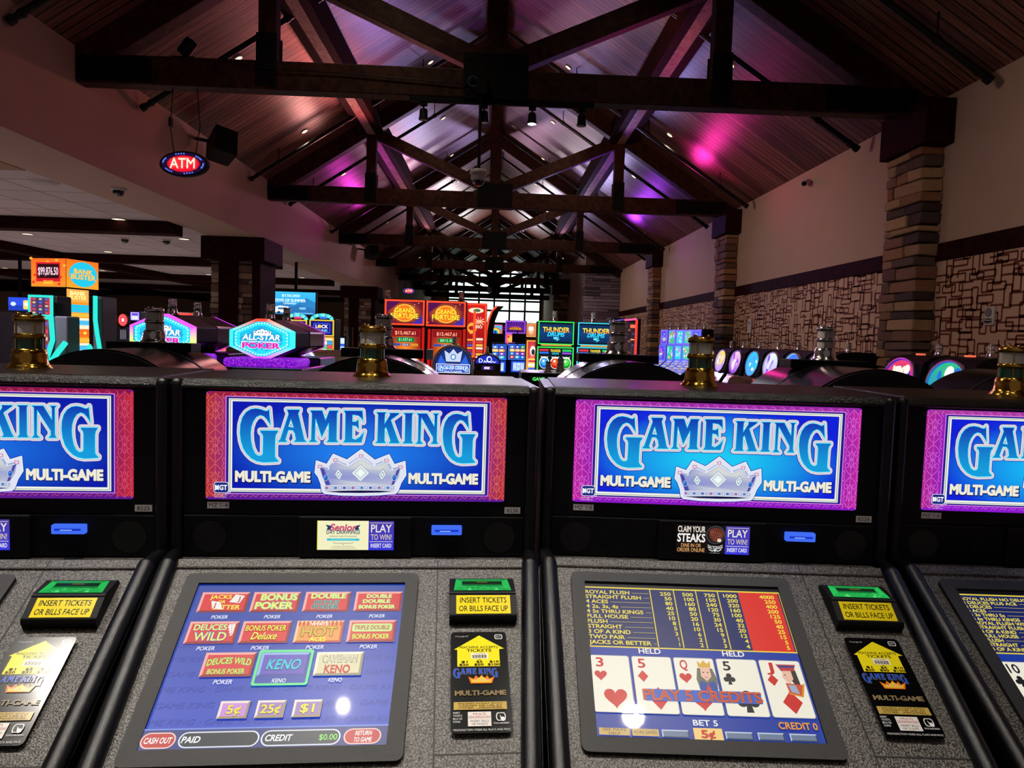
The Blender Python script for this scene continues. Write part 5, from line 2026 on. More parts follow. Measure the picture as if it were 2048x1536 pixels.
for k, (x0, x1, fc, lab) in enumerate(((1074, 1150, ('#3aee5a', 1.1), 'machine with green-lit frame and blue lightning title screen'), (1153, 1230, ('#3ad8f0', 1.1), 'machine with cyan-lit frame and blue lightning title screen'))):
    U = Unit('slot_machine', lab, 10.0, (x0+x1)/2, group='pair of lightning title machines')
    U.box('cabinet', x0+1, 642+k*3, x1-1, 760, .03, .55, M_MATTE, .01, 0)
    U.screen('top_screen', x0+4, 645+k*3, x1-5, 687+k*2, td_top, -.05, fc, .014)
    U.screen('main_screen', x0+2, 696+k, x1-6, 745, td_main, -.02, fc, .016)
    U.box('light_strip', x0+8, 688+k*2, x1-8, 692+k*2, -.05, .02, glow('#e8a04a', 1.0), .004)
    U.candle(1110+78*k, 642+k*2, 1.4)

# round glass machine with a crown, dark blue
U = Unit('round_top_machine', 'arched chrome-rimmed machine showing a crown and blue title, in front of the red pair', 9.0, 907)
cz = at(907, 732, 9).z
rr = (at(947, 732, 9).x-at(868, 732, 9).x)/2
n_ = 32
arc = [(rr*math.cos(math.pi*i/n_), rr*1.02*math.sin(math.pi*i/n_)) for i in range(n_+1)]
MB().prism(arc+[(-rr, -.12), (rr, -.12)], (0, 0, cz), (1, 0, 0), (0, 0, 1), (0, .4, 0)).build('drum_top', M_DRUM, U.t)
MB().box(-rr, rr, .0, .45, 0, cz-.1).build('cabinet', M_MATTE, U.t)
MB().path([(x, -.01, cz+z) for x, z in arc]+[(-rr, -.01, cz-.12)], .016, 8).tube((rr, -.01, cz), (rr, -.01, cz-.12), .016, 8).build('chrome_rim', M_CHROME, U.t)
a = Art((0, -.006, cz), (1, 0, 0), (0, 0, -1), rr, eps=.0005)
a.poly([(x/rr*.9, -z/rr*.9) for x, z in arc], '#1a2a6a')
a.poly([(-.8, -.1), (-.35, -.1), (-.62, -.55)], '#2a5ac8')
a.poly([(.8, -.1), (.35, -.1), (.62, -.55)], '#2a5ac8')
a.poly([(-.45, -.78), (-.2, -.62), (0, -.86), (.2, -.62), (.45, -.78), (.36, -.22), (-.36, -.22)], '#b8c4dc')
a.ell(0, -.46, .14, .16, '#4a7ab8', 12)
a.ell(0, -.46, .08, .1, '#e0ecf4', 10)
a.rect(-.86, -.1, .86, .36, '#e8ecf4')
a.rect(-.83, -.07, .83, .33, '#1f48b0')
tr = lambda p: (-.78+(p[0]-60)*.00325, -.02+(p[1]-24)*.00235)
for wv_, c in ((.05, '#e8ecf4'),):
    for g, h in GLYPHS:
        a.stroke([tr(p) for p in g], wv_, c, True, joins=False)
for g, h in GLYPHS:
    a.poly([tr(p) for p in g], '#2a7ad0')
a.text('MULTI-GAME', 0, .31, .07, '#f0f0f0', wid=.9, off=.02)
a.build('lit_glass', M_FAR, U.t, fixn=False)
U.candle(908, 693, 1.15, .1)

# arched bronze machine beside it
U = Unit('round_top_machine', 'small bronze machine with low arched blue glass, right of the chrome-rimmed one', 9.3, 975)
b0, b1, c_, d_ = U.r(948, 708, 1002, 727)
n_ = 20
arc = [(b0+(b1-b0)*(.5-.5*math.cos(math.pi*i/n_)), c_+(d_-c_)*math.sin(math.pi*i/n_)) for i in range(n_+1)]
MB().prism(arc, (0, 0, 0), (1, 0, 0), (0, 0, 1), (0, .4, 0)).build('arched_top', mat('bronze_plastic', '#5a4534', .4, .3), U.t, .008)
U.box('cabinet', 949, 727, 1001, 770, 0, .4, mat('bronze_plastic'), .01, 0)
a = Art(((b0+b1)/2, -.006, c_), (1, 0, 0), (0, 0, -1), (b1-b0)/2, d_-c_, eps=.0005)
a.poly([((x-(b0+b1)/2)/((b1-b0)/2)*.88, -(z-c_)/(d_-c_)*.86) for x, z in arc], '#1c2ca8')
a.ell(.12, -.44, .2, .34, '#dfe6f4', 14)
a.ell(.14, -.44, .13, .22, '#1c2ca8', 12)
a.stroke([(-.6, -.5), (-.6, -.1), (-.42, -.14), (-.36, -.3), (-.45, -.46), (-.6, -.5)], .05, '#f0f0fa')
a.stroke([(-.26, -.1), (-.2, -.3), (-.1, -.1), (.0, -.28), (.3, -.1), (.4, -.26), (.5, -.1), (.62, -.22)], .05, '#f0f0fa')
a.build('lit_glass', M_FAR, U.t, fixn=False)
U.screen('small_display', 964, 732, 986, 740, lambda a: (a.rect(0, 0, 1, 1, '#20206a'), a.rect(.2, .2, .7, .8, '#f0b8c8')), -.004)
for q in (954, 992):
    U.box('speaker_grille', q, 731, q+7, 741, -.006, .0, M_DARKBACK, 0)
U.candle(974, 708, .9, .1)

# the very tall red machine and its curved neighbour
def tall_red(a):
    a.rect(0, 0, 1, 1, lambda u, v: mixc('#c81c1c', '#5a0a14', v), 1, 4)
    a.ell(.5, .10, .42, .05, '#e8d8b0', 16)
    a.ell(.55, .10, .2, .03, '#3a6a4a', 12)
    a.ring(.3, .42, .26, .1, .06, '#f0a03a', 20)
    a.text('TRIO', .62, .42, .05, '#f8e0c0', wid=.5, off=.03)
    a.text('17', .25, .53, .03, '#f0c04a', off=.03)
    for i in range(10):
        t_ = i*.628
        a.stroke([(.7, .30), (.7+.3*math.cos(t_), .30+.09*math.sin(t_))], .02, '#f8b890', joins=False)
    for i in range(7):
        a.rect(.06, .62+i*.05, .42, .65+i*.05, ['#e8a03a', '#8a2a5a', '#2a5ad0'][i % 3])
        a.rect(.55, .60+i*.055, .92, .64+i*.055, ['#f0d8c0', '#c83a2a', '#e8b04a'][i % 3])


U = Unit('slot_machine', 'very tall narrow red machine right of the red pair', 14.0, 952)
U.box('cabinet', 932, 606, 972, 760, .03, .6, M_MATTE, .01, 0)
U.screen('tall_screen', 933, 610, 969, 720, tall_red, -.01, RED, .03)
U.box('red_light_bar', 946, 622, 951, 715, -.05, -.02, glow('#ff5030', 1.3), .006)
U = Unit('curved_sign', 'dark curved sign blade edged with a thin red light, right of the tall red machine', 15.0, 985, 'sign')
c0 = [(994, 612), (984, 622), (977, 640), (973, 662), (971, 690), (971, 720)]
pts = [at(x, y, 15.0)-Vector((U.x, 15.0, 0)) for x, y in c0]
MB().path([p_+Vector((0, -.02, 0)) for p_ in pts], .02, 6).build('red_light_edge', glow(*RED), U.t)
ol = [(p_.x, p_.z) for p_ in pts]+[(p_.x+.14, p_.z) for p_ in pts[::-1]]
MB().prism(ol, (0, .0, 0), (1, 0, 0), (0, 0, 1), (0, .3, 0)).build('blade', M_MATTE, U.t)
U.box('foot', 970, 720, 990, 770, .0, .3, M_MATTE, 0, 0)


# cluster in the middle distance
def jackpot(a):
    a.rect(0, 0, 1, 1, '#3a1466')
    for i in range(13):
        t_ = math.pi*i/12
        a.stroke([(.5, .75), (.5+.7*math.cos(t_), .75-.75*math.sin(t_))], .03, '#8a2ad0', joins=False)
    a.ell(.5, .62, .36, .16, '#c87a1c', 18)
    a.rrect(.12, .54, .88, .78, .06, '#7a2a10')
    a.text('$10,540.85', .5, .71, .11, '#f8d04a', wid=.62, off=.03)


def keno(a, s_=0):
    a.rect(0, 0, 1, 1, '#15206a')
    for i in range(3):
        for j in range(4):
            c = [['#2a8a5a', '#5a7ad0', '#3a5ad8'], ['#e8962a', '#f0b03a', '#e8862a'], ['#8a3a9a', '#2a7ad0', '#7a4ac0'], ['#2a6ae0', '#c83a3a', '#3ab0d8']][j][(i+s_) % 3]
            a.rect(.04+i*.32, .04+j*.24, .32+i*.32, .24+j*.24, c)
            a.ell(.18+i*.32, .14+j*.24, .05, .06, '#f0e8d8', 8)
    a.text('$8,188.57', .5, .42, .1, '#fff0c0', wid=.8, off=.03)


def cells(a):
    a.rect(0, 0, 1, 1, '#1a4ae0')
    for i in range(3):
        for j in range(3):
            a.rect(.08+i*.3, .08+j*.3, .34+i*.3, .34+j*.3, '#d8ecf4')
            a.rect(.12+i*.3, .16+j*.3, .30+i*.3, .26+j*.3, ['#6ab0d8', '#9ad0a8', '#4a7ac8'][(i+j) % 3])


def rainbow(a):
    a.rect(0, 0, 1, 1, '#38b0d8')
    for k_, c in enumerate(('#d83a3a', '#f0a03a', '#f0e04a', '#4ac86a', '#2a6ae0')):
        a.ell(.5, .9, .48-.07*k_, .7-.1*k_, c, 18)


for k, (x0, x1, sx_, lab) in enumerate(((967, 1013, 0, 'left of the two blue bingo style machines in the middle distance'), (1016, 1053, 1, 'right of the two blue bingo style machines in the middle distance'))):
    U = Unit('slot_machine', lab, 16.0, (x0+x1)/2, group='blue bingo style machines')
    U.box('cabinet', x0, 686, x1, 760, .03, .5, M_MATTE, .01, 0)
    U.screen('main_screen', x0+2, 690, x1-2, 718, lambda a: keno(a, sx_), -.01, ('#3a7af4', 1.0), .02)
    U.screen('lower_screen', x0+8, 724, x1-4, 742, cells, -.05, ('#2a5af0', 1.0), .02)
    U.box('monitor_back', x0+8, 667, x1-4, 685, -.2, -.1, M_DARKBACK, .01)
    U.box('monitor_stem', (x0+x1)/2-1, 662, (x0+x1)/2+1, 690, -.14, -.1, M_DARKBACK, 0)
U = Unit('jackpot_sign', 'purple jackpot sign with a golden banner in the middle distance', 18.0, 1031, 'sign')
U.box('housing', 1011, 641, 1053, 690, .03, .4, M_MATTE, .01, 0)
U.screen('lit_face', 1013, 644, 1049, 665, jackpot, -.01, ('#a85af0', 1.1), .025)
U.screen('side_screen', 1012, 668, 1028, 688, lambda a: (fire(a, '#f0d0a0', '#d83a5a'), a.ell(.5, .5, .3, .3, '#f0b04a', 12), a.ell(.3, .3, .15, .12, '#d82a2a', 10)), -.01, ('#a85af0', 1.1), .02)
for k, (x0, y0, x1, y1, fn, lab) in enumerate(((977, 651, 1003, 667, rainbow, 'small machine top with a rainbow screen in the middle distance'), (1054, 649, 1070, 672, lambda a: (fire(a, '#f4e0c0', '#c86a2a'), a.rect(.2, .2, .8, .5, '#e8f0f0')), 'small cream and orange lit machine top left of the green-framed machine'))):
    U = Unit('slot_machine', lab, 18.5, (x0+x1)/2)
    U.box('cabinet', x0-3, y0-3, x1+3, 740, .03, .4, M_MATTE, .01, 0)
    U.screen('top_screen', x0, y0, x1, y1, fn, -.01, ('#f0a86a' if k else '#e85a8a', 1.0), .025)


def panda(a):
    fire(a, '#f0785a', '#b82a3a')
    a.ell(.55, .3, .3, .16, '#f4f0ea', 14)
    a.ell(.6, .34, .2, .1, '#2a2a34', 12)
    a.rect(.05, .55, .95, .95, '#e8c86a')
    for i in range(3):
        a.rect(.1, .6+i*.12, .9, .67+i*.12, ['#c83a4a', '#f4f0e0', '#3a5ad0'][i])


U = Unit('slot_machine', 'narrow machine with an orange light frame left of the green-framed machine', 12.6, 1063)
U.box('cabinet', 1052, 677, 1075, 770, .03, .5, M_MATTE, .01, 0)
U.screen('main_screen', 1055, 683, 1073, 745, panda, -.01, ('#ffa03a', 1.2), .022)

# tall curved display on the right
U = Unit('slot_machine', 'tall display edged in blue, white and red light before the right wall', 13.2, 1247)
U.box('cabinet', 1222, 636, 1282, 760, .10, .7, M_MATTE, .01, 0)
a0, a1, z0, z1 = U.r(1243, 641, 1271, 735)
U.screen('tall_screen', 1245, 644, 1270, 728, lambda a: (a.rect(0, 0, 1, 1, '#241a22'), [a.rect(.05+.32*i, .02, .08+.32*i, .98, '#4a3038') for i in range(3)], [a.ell(.2+.3*(j % 3), .1+j*.09, .12, .03, ['#5a3a4a', '#7a4a3a', '#3a3a6a'][j % 3], 8) for j in range(10)], a.rect(.55, .06, .95, .14, '#f06a4a'), a.rect(.6, .4, .9, .43, '#e8a06a')), -.01)
MB().tube((a1, -.02, z0), (a1, -.02, z1+.02), .022, 8).build('red_light_edge', glow('#ff3a28', 1.4), U.t)
MB().tube((a0, -.02, z0), (a0, -.02, z1), .02, 8).build('violet_light_edge', glow('#a88aff', 1.3), U.t)
MB().tube((a0, -.02, z1), (a1, -.02, z1+.03), .018, 8).build('pink_light_edge', glow('#e85a9a', 1.2), U.t)
q0 = U.r(1218, 644, 1222, 650)
MB().tube((q0[0], -.02, q0[3]), (a0, -.02, z1), .018, 8).build('blue_light_edge', glow('#4a5aff', 1.3), U.t)
U.screen('side_screen', 1224, 648, 1241, 728, lambda a: (a.rect(0, 0, 1, 1, '#1c1a3a'), [a.rect(.1, .05+i*.12, .9, .12+i*.12, ['#2a2a6a', '#4a3a5a'][i % 2]) for i in range(8)]), .0)


# hexagonal signs on the left
def hexsign(px, py, Y, label, ring, sc=1.0):
    c = at(px, py, Y)
    k = Y/1449*sc
    t = thing('hexagonal_sign', label, 'sign', (c.x, Y, 0), 0, 'hexagonal poker signs')
    hx = [(-64, -16), (-64, 16), (-11, 40), (11, 40), (64, 16), (64, -16), (11, -40), (-11, -40)]
    P_ = lambda f: [(x*k*f, y*k*f) for x, y in hx]
    MB().prism(P_(.99), (0, .02, c.z), (1, 0, 0), (0, 0, 1), (0, .36, 0)).build('housing', M_MATTE, t, .01)
    rg_ = MB()
    o, i_ = P_(1.0), P_(.86)
    n_ = len(o)
    cols = [lin(q) for q in ring]
    for j in range(n_):
        j2 = (j+1) % n_
        ca_, cb_ = cols[j], cols[j2]
        vs = [(o[j][0], 0, c.z+o[j][1]), (o[j2][0], 0, c.z+o[j2][1]), (i_[j2][0], -.012, c.z+i_[j2][1]), (i_[j][0], -.012, c.z+i_[j][1]),
              (o[j][0], .02, c.z+o[j][1]), (o[j2][0], .02, c.z+o[j2][1])]
        rg_.add(vs, [(0, 1, 2, 3), (0, 4, 5, 1)], [ca_, cb_, cb_, ca_, ca_, cb_])
    rg_.build('neon_rim', M_FAR, t)
    a = Art((0, -.006, c.z), (1, 0, 0), (0, 0, -1), k, eps=.0002)
    inn = [(x*.86, -y*.86) for x, y in hx]
    a.poly(inn, '#18b8d8')
    a.poly([(x*.96, y*.94) for x, y in inn], '#2ad4ee')
    for j in range(8):
        p0, p1 = inn[j], inn[(j+1) % 8]
        m_ = max(2, int(math.hypot(p1[0]-p0[0], p1[1]-p0[1])/6))
        for q in range(m_):
            x, y = p0[0]+(p1[0]-p0[0])*(q+.5)/m_, p0[1]+(p1[1]-p0[1])*(q+.5)/m_
            a.ell(x*.92, y*.90, 1.7, 1.7, '#d8fbff', 8)
    d2 = [(x*.74, y*.74) for x, y in inn]
    a.poly(d2, '#1490c8')
    a.poly([(x*.97, y*.96) for x, y in d2], '#20b4dc')
    a.poly([(-44, 0), (0, -24), (44, 0), (0, 24)], '#1c9ad2')
    for i in range(5):
        x = -16+i*7
        a.poly([(x, -20+abs(i-2)*2), (x+8, -20+abs(i-2)*2), (x+8.5, -6), (x+.5, -6)], '#3a4a6a')
        a.poly([(x+.6, -19.4+abs(i-2)*2), (x+7.4, -19.4+abs(i-2)*2), (x+7.9, -6.5), (x+1, -6.5)], '#e8f4f4')
        a.ell(x+4, -13, 1.3, 1.6, '#2a3a5a', 6)
    a.text('ALL-STAR', 0, 2.4, 10.5, '#1a5a8a', wid=76, off=.07, shear=.15)
    a.text('ALL-STAR', 0, 2, 10.5, '#f4fafa', wid=74, off=.04, shear=.15)
    a.rect(-38, 4.6, 38, 5.8, '#f4fafa')
    a.text('POKER', 0, 18.6, 11, '#f4e4f4', wid=77, off=.08)
    a.text('POKER', 0, 18, 10, '#d81ca0', wid=74, off=.06)
    a.rect(-8, 20, 8, 29, '#2ac8e8')
    a.build('lit_face', M_FAR, t, fixn=False)
    candle(t, .02*sc, .1, c.z+39*k, False, False, 1.0)
    MB().box(-.06, .06, .06, .14, c.z+38*k, c.z+39.4*k).build('candle_foot', M_MATTE, t)
    # glittering foot and the cabinet below
    zf = at(px, 733, Y).z
    g = MB().box(-73*k, 73*k, -.04, .3, zf, c.z-38*k)
    g.build('glitter_foot', GLIT, t, .02, 3)
    MB().box(-.31, .31, -.2, .42, 0, zf).build('cabinet', M_DRUM, t, .01)
    return t


GLIT, N, L, P = new_mat('lit_glitter_plastic')
tc = N.new('ShaderNodeTexCoord')
vo = N.new('ShaderNodeTexVoronoi')
vo.inputs['Scale'].default_value = 90
L.new(tc.outputs['Object'], vo.inputs['Vector'])
rp = N.new('ShaderNodeValToRGB')
els = rp.color_ramp.elements
els[0].position, els[0].color = 0, (*lin('#f0a0ff'), 1)
els[1].position, els[1].color = .55, (*lin('#6a14c8'), 1)
e = els.new(.22)
e.color = (*lin('#c82ae0'), 1)
L.new(vo.outputs['Distance'], rp.inputs[0])
L.new(rp.outputs[0], P.inputs['Emission Color'])
P.inputs['Emission Strength'].default_value = 1.0
P.inputs['Base Color'].default_value = (.02, .0, .04, 1)

CY, MG, RD, YG = '#3af0ee', '#e85af0', '#ff4a3a', '#d8f07a'
hexsign(325, 668, 4.7, 'left hexagonal poker sign with magenta and yellow neon rim, partly hidden by a chrome light', [YG, MG, MG, MG, MG, YG, CY, YG])
hexsign(524, 678, 4.7, 'right hexagonal poker sign with cyan neon rim on a purple glitter foot', [CY, CY, RD, RD, CY, CY, MG, MG])
for px, py, lab in ((372, 668, 'black back of a second hexagonal sign behind the left one'), (557, 678, 'black back of a second hexagonal sign behind the right one')):
    c = at(px, py, 5.25)
    k = 5.25/1449*.97
    t = thing('hexagonal_sign', lab, 'sign', (c.x, 5.25, 0), 0, 'hexagonal poker signs')
    hx = [(-64, -16), (-64, 16), (-11, 38), (11, 38), (64, 16), (64, -16), (11, -38), (-11, -38)]
    MB().prism([(x*k, y*k) for x, y in hx], (0, 0, c.z), (1, 0, 0), (0, 0, 1), (0, .42, 0)).build('housing', M_DRUM, t, .012)
    MB().prism([(x*k*1.01, y*k*1.01) for x, y in hx], (0, .425, c.z), (1, 0, 0), (0, 0, 1), (0, .02, 0)).build('neon_rim', glow('#d83af0', 1.0), t)
    candle(t, .0, .2, c.z+37*k, False, False, 1.0)
    MB().box(-.3, .3, 0, .5, 0, c.z-37*k).build('cabinet', M_DRUM, t, .01)

# low black machines with two chrome lights, middle right
U = Unit('slot_machine', 'low black machine top with two small lights in front of the green-framed machine', 5.2, 1090)
U.box('cabinet', 1042, 746, 1140, 790, 0, .5, M_DRUM, .01, 0)
U.screen('lit_strip', 1062, 753, 1092, 762, lambda a: (a.rect(0, 0, 1, 1, '#0a140c'), a.text('GAME', .5, .9, .7, '#5af06a', wid=.8, off=.04)), -.01)
U.candle(1098, 746, .8, .1)
U.candle(1123, 746, 1.0, .1)

# ------------------------------------------------------------------ right wall: slant machines with rounded glass
GA = [('#2ab06a', '#1a6ac8', '#d83a9a', 'Me'), ('#d83a3a', '#2a2ab8', '#e8e0d0', '100'), ('#2a6ad8', '#8a5ad0', '#f0e0f0', ''), ('#3a5ae0', '#7ac8f0', '#f0f0ff', ''), ('#d8e8f4', '#a890e0', '#7a5ac8', ''),
      ('#2ab8e0', '#4a9af0', '#e0f8ff', ''), ('#e8c0d8', '#8a3ad0', '#f8f0e0', ''), ('#f0d04a', '#a88ae8', '#f4f0d8', ''), ('#e8d04a', '#9a7ad8', '#f8f4e8', '')]
GL = ['green and blue picture glass with white letters', 'red and blue picture glass showing the number 100', 'deep blue glass, the one before the stone column', 'blue glass mostly behind a chrome light', 'white and violet arch glass',
      'bright cyan glass', 'pink and purple glass', 'yellow and lilac glass, nearer of two alike', 'yellow and lilac glass, farther of two alike']
YS = [4.87, 5.45, 6.86, 7.44, 8.0, 8.57, 9.18, 9.78, 10.3]


def wall_machine(y, art, lab):
    f0, f1, f2, tx_ = art
    t = thing('slant_top_machine', 'black wall machine with '+lab, 'gaming machine', (3.08, y, 0), R(-90), 'rounded glass machines along the right wall')
    zt_ = 1.575
    # local -y faces the aisle
    pr = [(.0, 0), (.0, 1.0), (-.09, 1.05), (-.07, 1.12), (.0, 1.235), (.055, 1.52), (.12, 1.56), (.2, zt_), (.5, zt_), (.55, zt_-.05), (.55, 0)]
    MB().prism(pr, (-.25, 0, 0), (0, 1, 0), (0, 0, 1), (.5, 0, 0)).build('cabinet', M_MATTE, t, .012)
    gU, gV = Vector((1, 0, 0)), Vector((0, -.055, -.285)).normalized()
    o = Vector((0, .026, 1.395))
    nn = gV.cross(gU).normalized()
    n_ = 28
    out = []
    for i in range(n_):
        q = 6.2832*i/n_
        x, v = math.cos(q), math.sin(q)
        out.append((.2*x, .145*v if v < 0 else .15*v*(1 if abs(x) < .75 else .9)))
    rim = plate([[(x*1.08, v*1.08) for x, v in out], [(x, v) for x, v in out][::-1]], o+nn*.022, gU, gV, nn, .02).build('chrome_rim', M_CHROME, t)
    a = Art(o+nn*.010, gU, gV, 1.0, eps=.0003)
    a.poly(out, f1)
    a.put([(x*.95, v*.95) for x, v in out], [tuple(range(n_))], lambda u, v: mixc(f0, f1, (v+.15)/.3))
    rnd = random.Random(int(y*100))
    for i in range(9):
        x, v = rnd.uniform(-.12, .12), rnd.uniform(-.08, .08)
        a.ell(x, v, rnd.uniform(.015, .05), rnd.uniform(.015, .045), [f0, f1, f2][i % 3], 10)
    if tx_ == '100':
        a.rect(-.17, -.02, .17, .0, '#2a2ab0')
        a.text('100', 0, -.03, .06, '#f4ecd8', wid=.19, off=.05)
        a.text('LIONS', 0, .085, .075, '#e8f0e0', wid=.29, off=.05)
    elif tx_:
        a.ell(.02, -.06, .05, .055, '#f4ece4', 14)
        a.poly([(-.02, .0), (.07, -.01), (.1, .09), (.0, .1)], '#d81c7a')
        a.text('Me', -.06, .11, .08, '#c8e0f8', wid=.15, off=.06)
    a.build('picture_glass', M_FAR, t, fixn=False)
    dkv = Vector((0, -.07, -.115)).normalized()
    a = Art(Vector((-.22, -.008, 1.235)), (1, 0, 0), dkv, 1.0, eps=.0004)
    a.rect(0, 0, .44, .13, '#1a1214')
    a.rect(.03, .02, .41, .055, '#c83a2a')
    a.rect(.05, .03, .20, .045, '#f0a06a')
    a.rect(.30, .06, .40, .10, '#e8a86a')
    a.ell(.1, .09, .025, .02, '#4ac08a', 8)
    for i in range(6):
        a.rect(.03+i*.065, .105, .075+i*.065, .125, ['#d8a060', '#c83a3a', '#b8b0c8'][i % 3])
    a.build('button_panel', M_FAR, t, fixn=False)
    candle(t, .0, .32, zt_-.002, False, True, .92)
    MB().box(-.1, -.02, .2, .23, zt_-.002, zt_+.012).build('red_indicator', glow('#ff6a4a', 1.1), t) if int(y*10) % 3 == 0 else None
    return t


for y, ar, lab in zip(YS, GA, GL):
    wall_machine(y, ar, lab)


# five blue machines beyond them
def stripes(seed, base):
    def f(a):
        rnd = random.Random(seed)
        a.rect(0, 0, 1, 1, base)
        for i in range(14):
            x, y = rnd.random(), rnd.random()
            a.stroke(spline([(x, y), (x+rnd.uniform(-.3, .3), y+.2), (x+rnd.uniform(-.2, .2), y+.4)], 3), rnd.uniform(.04, .12), rnd.choice(['#f0f4f4', '#38e0e8', '#e83a4a', '#f0e05a', '#c86af0', '#3a6af0']))
        return a
    return f


def clipstripe(seed, base):
    def f(a):
        rnd = random.Random(seed)
        a.rect(0, 0, 1, 1, base)
        for i in range(16):
            x, y = rnd.uniform(.02, .8), rnd.uniform(.02, .8)
            a.poly([(x, y), (x+rnd.uniform(.04, .18), y+rnd.uniform(-.02, .05)), (x+rnd.uniform(.02, .18), y+rnd.uniform(.08, .19)), (x+.01, y+.15)], rnd.choice(['#f0f4f4', '#38e0e8', '#e83a4a', '#f0e05a', '#c86af0', '#3a6af0']))
    return f


for i, (px, Y, c1, nm) in enumerate(((1391, 10.95, '#2a5ae0', 'nearest'), (1375, 11.45, '#28b89a', 'second'), (1359, 11.95, '#28c0d8', 'middle'), (1343, 12.45, '#30b888', 'fourth'), (1327, 12.95, '#5a3ad0', 'farthest'))):
    x = at(px, 700, Y).x
    t = thing('slot_machine', '%s of five blue-lit machines in a row by the right wall' % nm, 'gaming machine', (x, Y, 0), R(-90), 'five blue-lit machines')
    z0, z1 = at(px, 688, Y).z, at(px, 661, Y).z
    z2, z3 = at(px, 720, Y).z, at(px, 691, Y).z
    MB().box(-.23, .23, .0, .3, 0, z2).box(-.23, .23, .03, .2, z2, z1+.02).build('cabinet', M_MATTE, t, .008)
    for nm2, za, zb, yy, fn, fc in (('top_screen', z0, z1, .02, clipstripe(i*3+1, c1), '#7a6af8'), ('main_screen', z2, z3, .0, clipstripe(i*3+2, c1), '#5a6af0')):
        fr = plate([[(-.225, za-.01), (.225, za-.01), (.225, zb+.012), (-.225, zb+.012)], [(-.2, za+.012), (-.2, zb-.012), (.2, zb-.012), (.2, za+.012)]], (0, yy-.03, 0), (1, 0, 0), (0, 0, 1), (0, -1, 0), .02).build(nm2+'_light_frame', glow(fc, 1.1), t)
        a = Art((-.2, yy-.02, zb-.012), (1, 0, 0), (0, 0, -1), .4, zb-za-.024, eps=.0004)
        fn(a)
        a.build(nm2, M_FAR, fr, fixn=False)
    dv = Vector((0, -.28, -.24))
    MB().prism([(0, z2), (-.28, z2-.24), (-.28, z2-.34), (0, z2-.34)], (-.23, 0, 0), (0, 1, 0), (0, 0, 1), (.46, 0, 0)).build('console', M_PANEL, t)
    a = Art((-.21, -.004, z2-.002), (1, 0, 0), dv, .42, dv.length, eps=.0004)
    a.k = 2
    a.rect(0, 0, 1, 1, '#4a50b8')
    for r_ in range(6):
        for c_ in range(3):
            a.rect(.06+c_*.31, .05+r_*.16, .34+c_*.31, .16+r_*.16, ['#8a94c8', '#a88a9a', '#6a7ad0', '#b8a890'][(r_+c_) % 4])
    a.build('console_screen', M_FAR, t, fixn=False)
    candle(t, .0, .12, z1+.018, False, True, .95)

# brown chair back in front of the slant machines
c = at(1474, 762, 7.6)
t = thing('casino_chair', 'brown chair back just showing in front of the slant machines', 'chair', (c.x, 7.6, 0), R(-80))
MB().prism(spline([(-.21, -.5), (-.22, -.1), (-.16, .04), (0, .07), (.16, .04), (.22, -.1), (.21, -.5)], 4), (0, 0, c.z-.02), (1, 0, 0), (0, 0, 1), (0, .09, 0)).build('backrest', M_BROWN, t, .02)
MB().box(-.22, .22, -.42, .06, .62, .72).build('seat', M_BROWN, t, .03)
MB().tube((0, -.18, 0), (0, -.18, .62), .035, 12).lathe([(.24, .0), (.24, .02), (.05, .05)], (0, -.18, 0)).build('pedestal', M_CHROME, t)

# ------------------------------------------------------------------ left side room
U = Unit('wall_screen', 'wide blue promotion screen beside the stone column on the left', 14.5, 589, 'screen')
U.box('housing', 544, 582, 633, 631, .01, .08, M_MATTE, .004)


def promo(a):
    a.rect(0, 0, 1, 1, lambda u, v: mixc('#3ab4e4', '#2a8cd0', v), 1, 3)
    a.poly([(0, .55), (.25, .45), (.5, .6), (.78, .25), (1, .45), (1, 1), (0, 1)], '#2a7ab8')
    a.poly([(.3, .8), (.6, .55), (1, .75), (1, 1), (.3, 1)], '#2a6aa8')
    a.text('$150,000', .42, .22, .11, '#d8f0fa', wid=.42, off=.02)
    a.text('TOYS OF SUMMER', .40, .44, .12, '#e8f6fc', wid=.74, off=.03)
    a.text('GIVEAWAY', .40, .55, .07, '#e0f0fa', wid=.3, off=.02)
    a.poly([(.06, .68), (.16, .62), (.36, .66), (.42, .80), (.36, .92), (.06, .92)], '#e8f0f4')
    a.poly([(.12, .70), (.3, .70), (.34, .79), (.12, .79)], '#3a6a9a')
    for x in (.14, .3):
        a.ell(x, .92, .04, .06, '#2a3a4a', 10)
    a.rect(.62, .66, .78, .78, '#4a9ad0')
    a.text('AUGUST', .70, .75, .06, '#e8f6fc', wid=.13)
    a.rect(.5, .92, .95, .95, '#7ac8ee')


U.screen('lit_face', 546, 584, 631, 629, promo, -.0)
MB().tube((0, .05, at(589, 583, 14.5).z), (0, .05, ZS+.02), .03, 8).build('ceiling_pole', M_STEEL, U.t)

